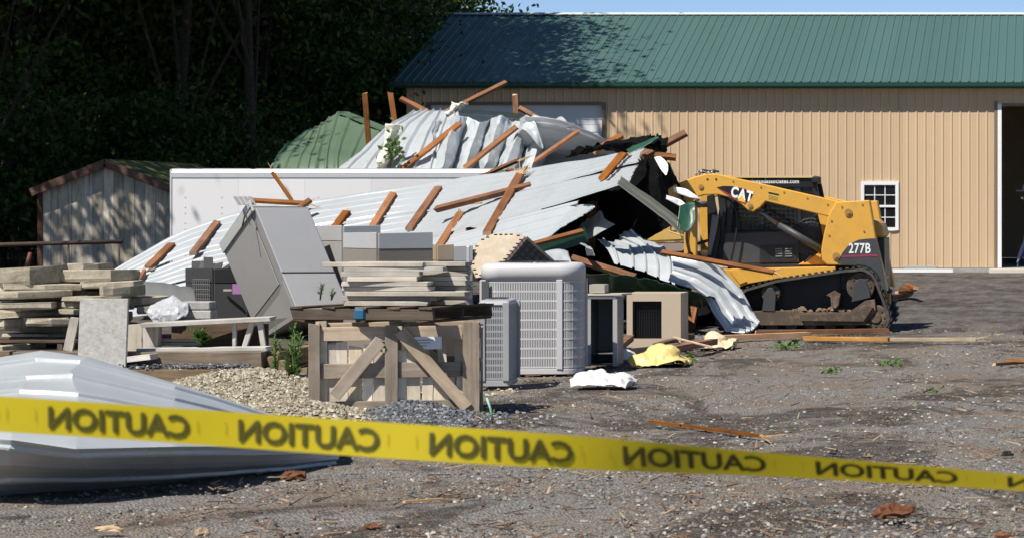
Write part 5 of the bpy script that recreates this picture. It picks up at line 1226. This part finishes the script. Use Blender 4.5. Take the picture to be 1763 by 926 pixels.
def slab(x0, x1, z0, z1, Y, dep, label, seed, tiltx=0.0):
    rn = random.Random(seed); n = 8; P = []
    cx_, cy_ = (x0 + x1) / 2, Y + dep / 2
    for k in range(n):
        a = 2 * math.pi * (k + .5 + rn.uniform(-.42, .42)) / n; c_, s_ = math.cos(a), math.sin(a); m = max(abs(c_), abs(s_)) ** 1.0
        P.append(Vector((c_ / m * (x1 - x0) / 2 * rn.uniform(.86, 1.06), s_ / m * dep / 2 * rn.uniform(.82, 1.08), 0)))
    mb = MB(); h_ = z1 - z0; rings = [(0.97, 0), (1.0, h_ * .25), (rn.uniform(.98, 1.0), h_ * .85), (.98, h_)]
    for s, z in rings: mb.v += [(p.x * s * rn.uniform(.985, 1.015), p.y * s * rn.uniform(.985, 1.015), z + rn.uniform(-.06, .06) * h_ + tiltx * p.x) for p in P]
    for i in range(3):
        for k in range(n): mb.face([i * n + k, i * n + (k + 1) % n, (i + 1) * n + (k + 1) % n, (i + 1) * n + k])
    mb.face(list(range(n))[::-1]); mb.face([3 * n + k for k in range(n)])
    o = mb.build('flagstone', FS); o.location = (cx_, cy_, z0); o.location.y += rn.uniform(-.12, .10); o.rotation_euler = (rn.uniform(-.02, .02), rn.uniform(-.03, .03), rn.uniform(-.15, .15)); return tag(o, label, 'flagstone', 'flagstones in the pile')
for i, (a, b, ya, yb, Y, lb) in enumerate(SLB):
    slab(W(a, 0, Y).x, W(b, 0, Y).x, W(0, yb, Y).z, W(0, ya, Y).z, Y, .75, lb, 40 + i, .06 if i == 2 else 0)
zf = [.29, .40, .51, .62, .73, .84, .92]
for i in range(6): slab(-10.6, -9.25, zf[i], zf[i + 1] - .01, 25.3, 1.0, 'flagstone set back in the shadow of the pile, ' + ['at the bottom', 'second up', 'third up', 'fourth up', 'fifth up', 'right under the top stones'][i], 70 + i)
pa = thing('stone_pallet', 'old wooden pallet under the flagstone pile', 'pallet', (-10, 25, TB))
def KZ(o): o.parent = pa; o.matrix_parent_inverse = Matrix.Translation(-pa.location); return o
for y in (24.55, 24.7, 25.2): KZ(board('deck_board', (-10.9, y, .36), (-9.35, y, .36), .12, .022, mat=DKW, up=(0, 0, 1)))
for x in (-10.7, -10.1, -9.5): KZ(board('stringer', (x, 24.5, .31), (x, 25.6, .31), .05, .07, mat=DKW, up=(0, 0, 1)))
o = MB().box(W(134, 0, 23.75).x, W(217, 0, 23.75).x, 23.72, 23.76, .0, .785).build('grey_panel', rock('cement_board', (.36, .35, .32), (.40, .39, .36), (.44, .43, .40), 3), bevel=.004); rebase(o); o.rotation_euler = (R(-6), 0, 0); o.name = 'cement_board'
o.location.z = .02; tag(o, 'plain grey cement panel leaning upright against the stone pile', 'panel')
board('pale_stake', (W(117, 0, 24.2).x, 24.2, TB), (W(128, 0, 24.2).x, 24.22, .60), .09, .03, 'rounded pale board standing beside the grey panel', 'board', GRW, up=(0, 1, 0))
# low frame
lf = thing('low_frame', 'low pale timber frame standing on the edge of the raised bed', 'frame', (W(355, 0, 24.4).x, 24.4, TB))
def KQ(o): o.parent = lf; o.matrix_parent_inverse = Matrix.Translation(-lf.location); return o
WB = wood('white_board', (.58, .55, .50), (.66, .63, .58), (.44, .40, .35), gscale=.6)
KQ(board('top_board', W(247, 559, 24.3), W(470, 548, 24.45), .30, .04, mat=WB, up=(0, 0, 1)))
for px in (234, 262): KQ(board('post', (W(px, 0, 24.35).x, 24.35, TB), (W(px, 0, 24.35).x, 24.35, .53), .15, .10, mat=GRW, up=(0, 1, 0)))
for px, q in ((404, 0), (430, .06), (450, -.03)): KQ(board('post', (W(px, 0, 24.35).x - q, 24.35, TB), (W(px, 0, 24.35).x + q * .5, 24.35, .57), .035 if px == 404 else .05, .04, mat=WB, up=(0, 1, 0)))
KQ(board('bottom_board', (W(242, 0, 24.15).x, 24.15, TB + .02), (W(462, 0, 24.15).x, 24.18, TB + .035), .22, .035, mat=WB, up=(0, 0, 1)))
for z, m in ((.34, plain('mint', (.30, .50, .40))), (.375, plain('salmon', (.55, .36, .28)))): KQ(board('strip', (W(222, 0, 24.5).x, 24.5, z), (W(345, 0, 24.5).x, 24.5, z), .1, .03, mat=m, up=(0, 0, 1)))
KQ(MB().box(W(300, 0, 24.7).x, W(465, 0, 24.7).x, 24.62, 24.66, TB, .53).build('back_board', DKW))
board('white_offcut', W(190, 622, 23.85), W(266, 613, 23.8), .14, .055, 'short white painted offcut on the timber edging', 'board', WB, up=(0, 0, 1))
for (a, b, ya, yb, lb) in ((311, 361, 519, 533, 'upper of two pale paver blocks beside the crumpled plastic'), (306, 363, 534, 549, 'lower of two pale paver blocks beside the crumpled plastic')):
    Y = 24.75; o = rebase(MB().box(W(a, 0, Y).x, W(b, 0, Y).x, Y, Y + .2, W(0, yb, Y).z, W(0, ya, Y).z).build('paver_block', rock('paver', (.42, .41, .38), (.52, .50, .46), (.6, .58, .54), 8), bevel=.008)); tag(o, lb, 'paver')
o = sheet('crumpled_plastic', rows([(262, 553, 24.7), (290, 556, 24.6), (322, 545, 24.6)], [(255, 535, 24.8), (290, 530, 24.6), (325, 528, 24.7)], [(280, 512, 25.0), (300, 509, 25.0), (318, 518, 25.0)]), [paint('plastic_grey', (.45, .46, .47), .4, .3)], 24, 20, crumple=.05, cs=6, seed=50, thick=.004)
tag(o, 'crumpled pale grey plastic lying beside the pavers', 'plastic sheet')
o = sheet('grey_tarp', rows([(196, 530, 26.2), (260, 530, 26.2), (340, 530, 26.2)], [(200, 497, 26.6), (255, 492, 26.6), (335, 505, 26.6)], [(205, 492, 27.3), (260, 488, 27.3), (330, 498, 27.3)]), [paint('tarp_grey', (.14, .145, .14), .6, .2)], 30, 14, crumple=.04, cs=2, seed=51)
tag(o, 'dull grey tarp lying over the bed below the white roof sheets', 'tarp')
# weeds
STEM = plain('stem_green', (.12, .19, .05), .7)
def weed(px, Y, z0, h_, n, spread, label, seed, ls=.05):
    rn = random.Random(seed); base = W(px, 0, Y); root = thing('weed', label, 'weed', (base.x, Y, z0)); st = MB(); lf_ = MB()
    for k in range(n):
        a = rn.uniform(0, 6.28); tip = Vector((math.cos(a) * spread * rn.random(), math.sin(a) * spread * rn.random(), h_ * rn.uniform(.55, 1))); mid_ = tip * .5 + Vector((0, 0, h_ * .08))
        st.tube([(tip.x * .1, tip.y * .1, -.01), mid_, tip], [.006, .005, .002], 5)
        for j in range(26):
            t = .2 + .8 * j / 26; p = (mid_ * (2 * t) if t < .5 else mid_.lerp(tip, t * 2 - 1)); b = rn.uniform(0, 6.28); d_ = Vector((math.cos(b), math.sin(b), .5)).normalized(); s = d_.cross(Vector((0, 0, 1))).normalized()
            L = ls * rn.uniform(.6, 1.2) * (1.2 - .6 * t); o = len(lf_.v); lf_.v += [tuple(p), tuple(p + d_ * L * .5 + s * L * .14), tuple(p + d_ * L), tuple(p + d_ * L * .5 - s * L * .14)]; lf_.face([o, o + 1, o + 2, o + 3])
    st.build('stems', STEM, root); q = fastbuild(lf_, 'leaves', LEAF2, root); q['kind'] = 'stuff'
weed(551, 21.7, z0 + .13, .19, 2, .04, 'small upright weed growing behind the pallet beside the furnace', 1, .05)
weed(570, 21.7, z0 + .13, .10, 2, .05, 'short weed tuft growing next to the upright one behind the pallet', 2, .04)
weed(505, 22.6, .02, .62, 8, .20, 'tall bright green weed between the timbers and the crate', 3, .11)
weed(472, 23.4, .05, .60, 5, .12, 'thin dry green weed against the end of the timbers', 4, .07)
weed(350, 24.25, .30, .20, 9, .17, 'leafy green weed growing inside the low pale frame', 5, .12)

# ================================================================= foreground roof sheet
fr = sheet('foreground_roof_sheet', rows(
    [(-170, 880, 14.6), (20, 851, 14.62), (150, 842, 14.85), (300, 829, 15.3), (440, 812, 15.85), (572, 797, 16.4)],
    [(-170, 800, 14.3), (20, 800, 14.2), (150, 806, 14.4), (300, 806, 14.95), (440, 799, 15.6), (583, 789, 16.35)],
    [(-170, 745, 14.9), (20, 757, 14.0), (130, 772, 14.1), (300, 768, 14.65), (440, 767, 15.4), (586, 770, 16.4)],
    [(-170, 705, 15.8), (28, 690, 14.6), (140, 700, 14.65), (300, 722, 15.1), (440, 743, 15.8), (588, 763, 16.6)],
    [(-170, 668, 16.8), (50, 645, 15.55), (120, 640, 15.5), (300, 683, 15.8), (440, 722, 16.3), (585, 757, 16.9)],
    [(-170, 640, 17.2), (72, 604, 16.2), (150, 615, 16.1), (300, 659, 16.3), (440, 704, 16.7), (580, 748, 17.1)]), [SW, SG], 150, 240, ribs=6, ribh=.020, along='u', crumple=.006, cs=1.2, seed=60, thick=.002, crease=.012, cubic=False, ribw=.075, arc=True)
tag(fr, 'crumpled white ribbed roof sheet lying on the gravel behind the caution tape', 'metal sheet')
# ================================================================= small things on the ground
def clod(px, py, w_, h_, label, mat, name='wood_chunk', cat='wood chunk', seed=0, dep=.5):
    g_ = G(px, py); rn = random.Random(seed); mb = MB(); n = 15; Wd = w_ * g_.y / FPX / 2; Hh = h_ * g_.y / FPX
    for s, z in ((.95, 0), (1, .4), (.8, .8), (.35, 1)): mb.v += [(math.cos(6.283 * k / n) * Wd * s * rn.uniform(.62, 1.18), math.sin(6.283 * k / n) * Wd * dep * s * rn.uniform(.6, 1.2), Hh * z * rn.uniform(.55, 1.15) - .005) for k in range(n)]
    for i in range(3):
        for k in range(n): mb.face([i * n + k, i * n + (k + 1) % n, (i + 1) * n + (k + 1) % n, (i + 1) * n + k])
    mb.face([3 * n + k for k in range(n)])
    o = mb.build(name, mat); o.location = (g_.x, g_.y, 0); o.rotation_euler = (0, 0, rn.uniform(-.4, .4)); return tag(o, label, cat)
BRK = rock('rotten_bark', (.10, .035, .018), (.20, .08, .04), (.28, .13, .07), 12)
clod(1537, 888, 80, 24, 'big reddish brown bark chunk lying on the gravel', BRK, seed=1); clod(1728, 922, 36, 10, 'smaller reddish bark chunk near the big one', BRK, seed=2)
clod(503, 822, 54, 14, 'flat brown stone just in front of the foreground sheet', BRK, 'stone', 'stone', seed=3); clod(640, 908, 34, 9, 'dark brown bark piece on the near gravel', BRK, seed=4)
clod(190, 911, 58, 9, 'orange split wood chip on the near gravel', RAW, seed=5, dep=.25); clod(348, 920, 30, 14, 'orange wood nub on the near gravel', RAW, seed=6)
clod(1440, 780, 26, 8, 'black scrap lying on the gravel by the tape', BLK, 'scrap', 'scrap', seed=7); clod(1734, 783, 24, 9, 'small black scrap on the pale gravel', BLK, 'scrap', 'scrap', seed=8)
def gboard(a, b, wd, ht, label, mat=None, split=0, z=0.0):
    p, q = G(*a), G(*b); p.z = q.z = ht / 2 + .004 + z; return board('loose_board', p, q, wd, ht, label, 'board', mat, up=(0, 0, 1), split=split)
ORW = wood('orange_board', (.50, .27, .12), (.60, .36, .18), (.34, .17, .07))
YLW = wood('pale_yellow_board', (.66, .50, .28), (.72, .58, .36), (.5, .36, .19))
gboard((1216, 588), (1390, 581), .12, .07, 'orange board lying on the ground at the foot of the draped sheet', ORW, 3); gboard((1385, 586), (1530, 588), .10, .05, 'pinkish board end to end with the pale yellow board', ORW)
gboard((1500, 587), (1680, 587), .11, .04, 'long pale yellow board lying on the gravel', YLW, 4); gboard((1300, 577), (1530, 573), .09, .06, 'brown board lying along the loader track')
gboard((1122, 728), (1315, 754), .03, .02, 'thin splintered lath alone on the gravel', None, 3); gboard((697, 866), (765, 861), .02, .012, 'pale stick on the near gravel', RAW, 1)
for k, (a, b, lb) in enumerate((((1062, 612), (1200, 598), 'dark board leading from the yellow sheeting to the hollow'), ((1130, 606), (1190, 588), 'dark short board crossing behind the yellow sheeting'), ((1150, 618), (1230, 602), 'brown board beside the cream sheeting'), ((1060, 622), (1085, 600), 'rough brown block beside the steel case'), ((1160, 600), (1225, 618), 'thin pale lath propped near the yellow sheeting'))):
    gboard(a, b, .09 if k < 4 else .025, .07 if k < 4 else .02, lb, [TIM, DKW, CED, CED, RAW][k], z=.03 * k)
for k in range(5): gboard((1528 + k * 8, 519 - k * 2), (1565 + k * 3, 510 + k * 2), .10, .05, ['reddish offcut behind the loader, lowest of the heap', 'reddish offcut behind the loader, second up', 'reddish offcut behind the loader, third up', 'reddish offcut behind the loader, fourth up', 'reddish offcut on top of the small heap behind the loader'][k], CED, z=.05 * k)
for k in range(2): gboard((1712 + k * 20, 630 - k * 3), (1763 + k * 16, 626 + k * 3), .05, .03, ['split red lath lying at the edge of the yard', 'second red lath crossing the split one'][k], CED, 2, z=.03 * k)
def rag(px0, px1, py, h_, label, mat, seed, dep=.5, cs=5, cat='plastic sheet'):
    a, b = G(px0, py), G(px1, py); n = 5; L = b.x - a.x; R_ = []
    rn = random.Random(seed); hm = h_ * a.y / FPX
    for j, (t, hz) in enumerate(((0, 0), (.25, .75), (.5, 1), (.75, .6), (1, 0))):
        R_.append([Vector((a.x + L * (i / n) + rn.uniform(-.06, .06) * L, a.y + dep * t, max(.004, hm * hz * math.sin(math.pi * min(1, max(0, (i + .3) / (n + .6)))) * rn.uniform(.5, 1.15)))) for i in range(n + 1)])
    o = sheet('crumpled_sheeting', R_, [mat], 40, 26, crumple=.035, cs=cs * .9, seed=seed, thick=.004, crease=.10, jagu=.15, jagv=.2)
    for v in o.data.vertices: v.co.z = max(v.co.z, .006)
    return tag(o, label, cat)
rag(1084, 1182, 632, 32, 'crumpled yellow plastic sheeting on the gravel before the beige cabinet', paint('yellow_plastic', (.72, .55, .20), .45, .2, (.8, .72, .5), scale=4), 81, .6)
rag(1198, 1262, 601, 18, 'cream crumpled sheeting on the orange board', paint('cream_plastic', (.70, .56, .36), .5, .2), 82, .5); rag(982, 1082, 669, 28, 'white dirty cloth heap on the gravel before the condenser', paint('white_cloth', (.72, .70, .66), .9, .3, (.4, .33, .25), scale=6), 83, .55, cat='cloth')
rag(1060, 1082, 622, 18, 'small white plastic lump between steel case and yellow sheeting', paint('offwhite', (.7, .67, .6), .6), 84, .3)
for k, (px, py, s, lb) in enumerate(((1352, 600, 1.0, 'torn leafy sprig lying before the long boards'), (1428, 644, .6, 'small green leaf sprig on the open gravel'), (1535, 632, .8, 'dark green sprig on the muddy gravel'), (1606, 676, .4, 'tiny pale leaf tuft on the gravel'), (1402, 500, .9, 'grass tuft behind the loader track') if False else (1180, 622, .6, 'green leaves beside the yellow sheeting'), (838, 712, .35, 'tiny green shoot beside the crate'))):
    g_ = G(px, py); mb = MB(); rn = random.Random(k); root = thing('leafy_sprig', lb, 'sprig', (g_.x, g_.y, 0)); MB().tube([(-.12 * s, 0, .01), (0, .02, .03 * s), (.14 * s, 0, .02)], .006, 5).build('stem', STEM, root)
    for j in range(26): leafquad(mb, Vector((rn.gauss(0, .10 * s), rn.gauss(0, .10 * s), abs(rn.gauss(.04, .04)) * s + .01)), rn.uniform(.025, .06) * s, rn)
    fastbuild(mb, 'leaves', LEAF2, root)['kind'] = 'stuff'
p = G(848, 722); o = MB().tube([(0, 0, 0), (-.02, .01, .09), (-.05, .02, .17)], .010, 6).build('mint_strap', plain('mint', (.30, .50, .40))); o.location = (p.x, p.y, 0); tag(o, 'short mint green strap end standing on the gravel beside the crate', 'strap')

# ================================================================= caution tape
TP = bpy.data.materials.new('tape_yellow'); TP.use_nodes = True; n = TP.node_tree; b = n.nodes['Principled BSDF']
b.inputs['Base Color'].default_value = (.72, .56, .02, 1); b.inputs['Roughness'].default_value = .35
t = n.nodes.new('ShaderNodeBsdfTranslucent'); t.inputs[0].default_value = (.72, .56, .02, 1); ms = n.nodes.new('ShaderNodeMixShader'); ms.inputs[0].default_value = .35
n.links.new(b.outputs[0], ms.inputs[1]); n.links.new(t.outputs[0], ms.inputs[2]); n.links.new(ms.outputs[0], n.nodes['Material Output'].inputs[0])
TYY = 5.4; s_ = FPX / TYY; XA, XB = (-700 - U0) / s_, (2300 - U0) / s_
def tape(x, v):                                        # x along, v in -.5..+.5 across
    px = x * s_ + U0; t_ = px / 1763
    cy = 713 + 62 * (px / 620) if px < 620 else 713 + 62 * .62 * (620 / 620) + (px - 620) * .0502 + 23.5 * 1.0
    cy = 712 + .0665 * px + .000001 * (px - 900) ** 2
    hgt = .076; ang = 0 if px < 700 else min(1.15, (px - 700) / 1063 * 1.08); ang += .10 * math.sin(px * .006)
    zc = CAMH - (cy - V0) / s_
    bow = .012 * math.sin(px * .0051 + 1)
    return Vector((x, TYY - math.sin(ang) * v * hgt + bow, zc + math.cos(ang) * v * hgt))
tp = thing('caution_tape', 'yellow caution tape with mirrored black lettering stretched across the foreground', 'tape', tape(-1.1, 0))
mb = MB(); nx = 260; ny = 10
for i in range(nx + 1):
    for j in range(ny + 1): mb.v.append(tuple(tape(XA + (XB - XA) * i / nx, j / ny - .5)))
for i in range(nx):
    for j in range(ny): k = i * (ny + 1) + j; mb.face([k, k + ny + 1, k + ny + 2, k + 1], 0, True)
o = fastbuild(mb, 'tape_band', TP); o.parent = tp; o.matrix_parent_inverse = Matrix.Translation(-tp.location)
INK = plain('tape_ink', (.085, .075, .008), .5)
def tape_text(s, px, size, v0, name, sx=1.0, rot=False):
    me = text_mesh(s, size); mb = MB()
    for t in range(5):                                 # heavy strokes: shifted copies, each a little proud of the last
        vs = []
        for q in me.vertices:
            a, c_ = -q.co.x * sx, q.co.y
            if rot: a, c_ = q.co.y, q.co.x
            d = 0 if rot else size * .038
            p = tape((px - U0) / s_ + a + (0, -d, d, 0, 0)[t], v0 + (c_ + (0, 0, 0, -d * .7, d * .7)[t]) / .076); vs.append(p + Vector((0, -.0025 - .0004 * t, 0)))
        mb.add(vs, [list(f.vertices) for f in me.polygons])
    o = fastbuild(mb, name, INK); o.parent = tp; o.matrix_parent_inverse = Matrix.Translation(-tp.location)
for k in range(-2, 7):
    cpx = 202 + k * 331
    tape_text('CAUTION', cpx, .066, -.04, 'lettering', 1.03)
    tape_text('- - - -', cpx + 139, .012, 0.02, 'fine_print', 1, True); tape_text('- - - -', cpx - 143, .012, 0.02, 'fine_print', 1, True)

# ================================================================= person at the edge of the yard
PY = 32.5; px_ = W(1779, 0, PY).x
pe = thing('person', 'person in navy shirt, dark cap and jeans standing before the open doorway', 'person', (px_, PY, 0))
J = {'pel': (0, 0, 1.02), 'sp': (.0, 0, 1.25), 'ch': (.0, 0, 1.50), 'nk': (-.01, 0, 1.66), 'hd': (-.03, 0, 1.78), 'ht': (-.02, 0, 1.90)}
E = [('pel', 'sp'), ('sp', 'ch'), ('ch', 'nk'), ('nk', 'hd'), ('hd', 'ht')]; RD = {'pel': .18, 'sp': .175, 'ch': .19, 'nk': .068, 'hd': .095, 'ht': .085}
for s in (-1, 1):
    q = str(s); J.update({'sh' + q: (.01, s * .19, 1.56), 'el' + q: (-.05, s * .24, 1.26), 'wr' + q: (-.16, s * .20, 1.05), 'hp' + q: (0, s * .10, .96), 'kn' + q: (.0, s * .115, .52), 'an' + q: (.03, s * .12, .09), 'to' + q: (-.14, s * .13, .045)})
    E += [('ch', 'sh' + q), ('sh' + q, 'el' + q), ('el' + q, 'wr' + q), ('pel', 'hp' + q), ('hp' + q, 'kn' + q), ('kn' + q, 'an' + q), ('an' + q, 'to' + q)]
    RD.update({'sh' + q: .092, 'el' + q: .064, 'wr' + q: .038, 'hp' + q: .125, 'kn' + q: .088, 'an' + q: .065, 'to' + q: .042})
    b0 = Vector(J['wr' + q])
    for k in range(5):
        a = b0 + Vector((-.03, (k - 2) * .018 * s, -.07)); c_ = b0 + Vector((-.04 - .01 * (k == 4), (k - 2) * .024 * s, -.15 + .05 * (k == 4))); J.update({f'fa{q}{k}': a, f'fb{q}{k}': c_}); E += [('wr' + q, f'fa{q}{k}'), (f'fa{q}{k}', f'fb{q}{k}')]; RD.update({f'fa{q}{k}': .014, f'fb{q}{k}': .009})
ks = list(J); me = bpy.data.meshes.new('body'); me.from_pydata([tuple(J[k]) for k in ks], [(ks.index(a), ks.index(b)) for a, b in E], [])
bo = link('body', me, pe); sm = bo.modifiers.new('skin', 'SKIN'); sm.use_smooth_shade = True
for i, k in enumerate(ks):
    r = RD[k]; f2 = 1.25 if k in ('ch', 'sp', 'pel') else 1.0; me.skin_vertices[0].data[i].radius = (r * (.8 if f2 > 1 else 1), r * f2); me.skin_vertices[0].data[i].use_root = (k == 'pel')
ss = bo.modifiers.new('sub', 'SUBSURF'); ss.levels = ss.render_levels = 2
def bodymat():
    m, n, b = newmat('clothes'); tc = n.nodes.new('ShaderNodeTexCoord'); s = n.nodes.new('ShaderNodeSeparateXYZ'); n.links.new(tc.outputs['Object'], s.inputs[0])
    mr = n.nodes.new('ShaderNodeMapRange'); mr.inputs[1].default_value = 0; mr.inputs[2].default_value = 2; n.links.new(s.outputs[2], mr.inputs[0])
    r_ = n.nodes.new('ShaderNodeValToRGB'); r_.color_ramp.interpolation = 'CONSTANT'; e = r_.color_ramp.elements; e[0].color = (.03, .025, .02, 1); e[1].position = .05; e[1].color = (.10, .16, .25, 1)
    for p_, c_ in ((.50, (.012, .018, .06, 1)), (.828, (.42, .24, .16, 1))): k = e.new(p_); k.color = c_
    n.links.new(mr.outputs[0], r_.inputs[0]); n.links.new(r_.outputs[0], b.inputs['Base Color']); b.inputs['Roughness'].default_value = .8; return m
me.materials.append(bodymat())
CAPM = plain('cap_navy', (.018, .022, .045), .8); cp = MB(); rings = [(.108, 1.86), (.108, 1.90), (.095, 1.945), (.06, 1.975), (.01, 1.985)]
for r_, z in rings: cp.v += [(-.022 + r_ * 1.08 * math.cos(6.283 * k / 16), r_ * math.sin(6.283 * k / 16), z) for k in range(16)]
for i in range(4):
    for k in range(16): cp.face([i * 16 + k, i * 16 + (k + 1) % 16, (i + 1) * 16 + (k + 1) % 16, (i + 1) * 16 + k], 0, True)
br = [(-.02 + -.20 * math.cos(a), .10 * math.sin(a)) for a in [R(-70 + 14 * k) for k in range(11)]]
cp.prism([(x, y, 1.862) for x, y in br], [(x, y, 1.876) for x, y in br]); cp.build('cap', CAPM, pe)
MB().tube([(-.115, 0, 1.80), (-.145, 0, 1.775), (-.12, 0, 1.76)], [.012, .018, .012], 6).build('nose', plain('skin', (.42, .24, .16)), pe)
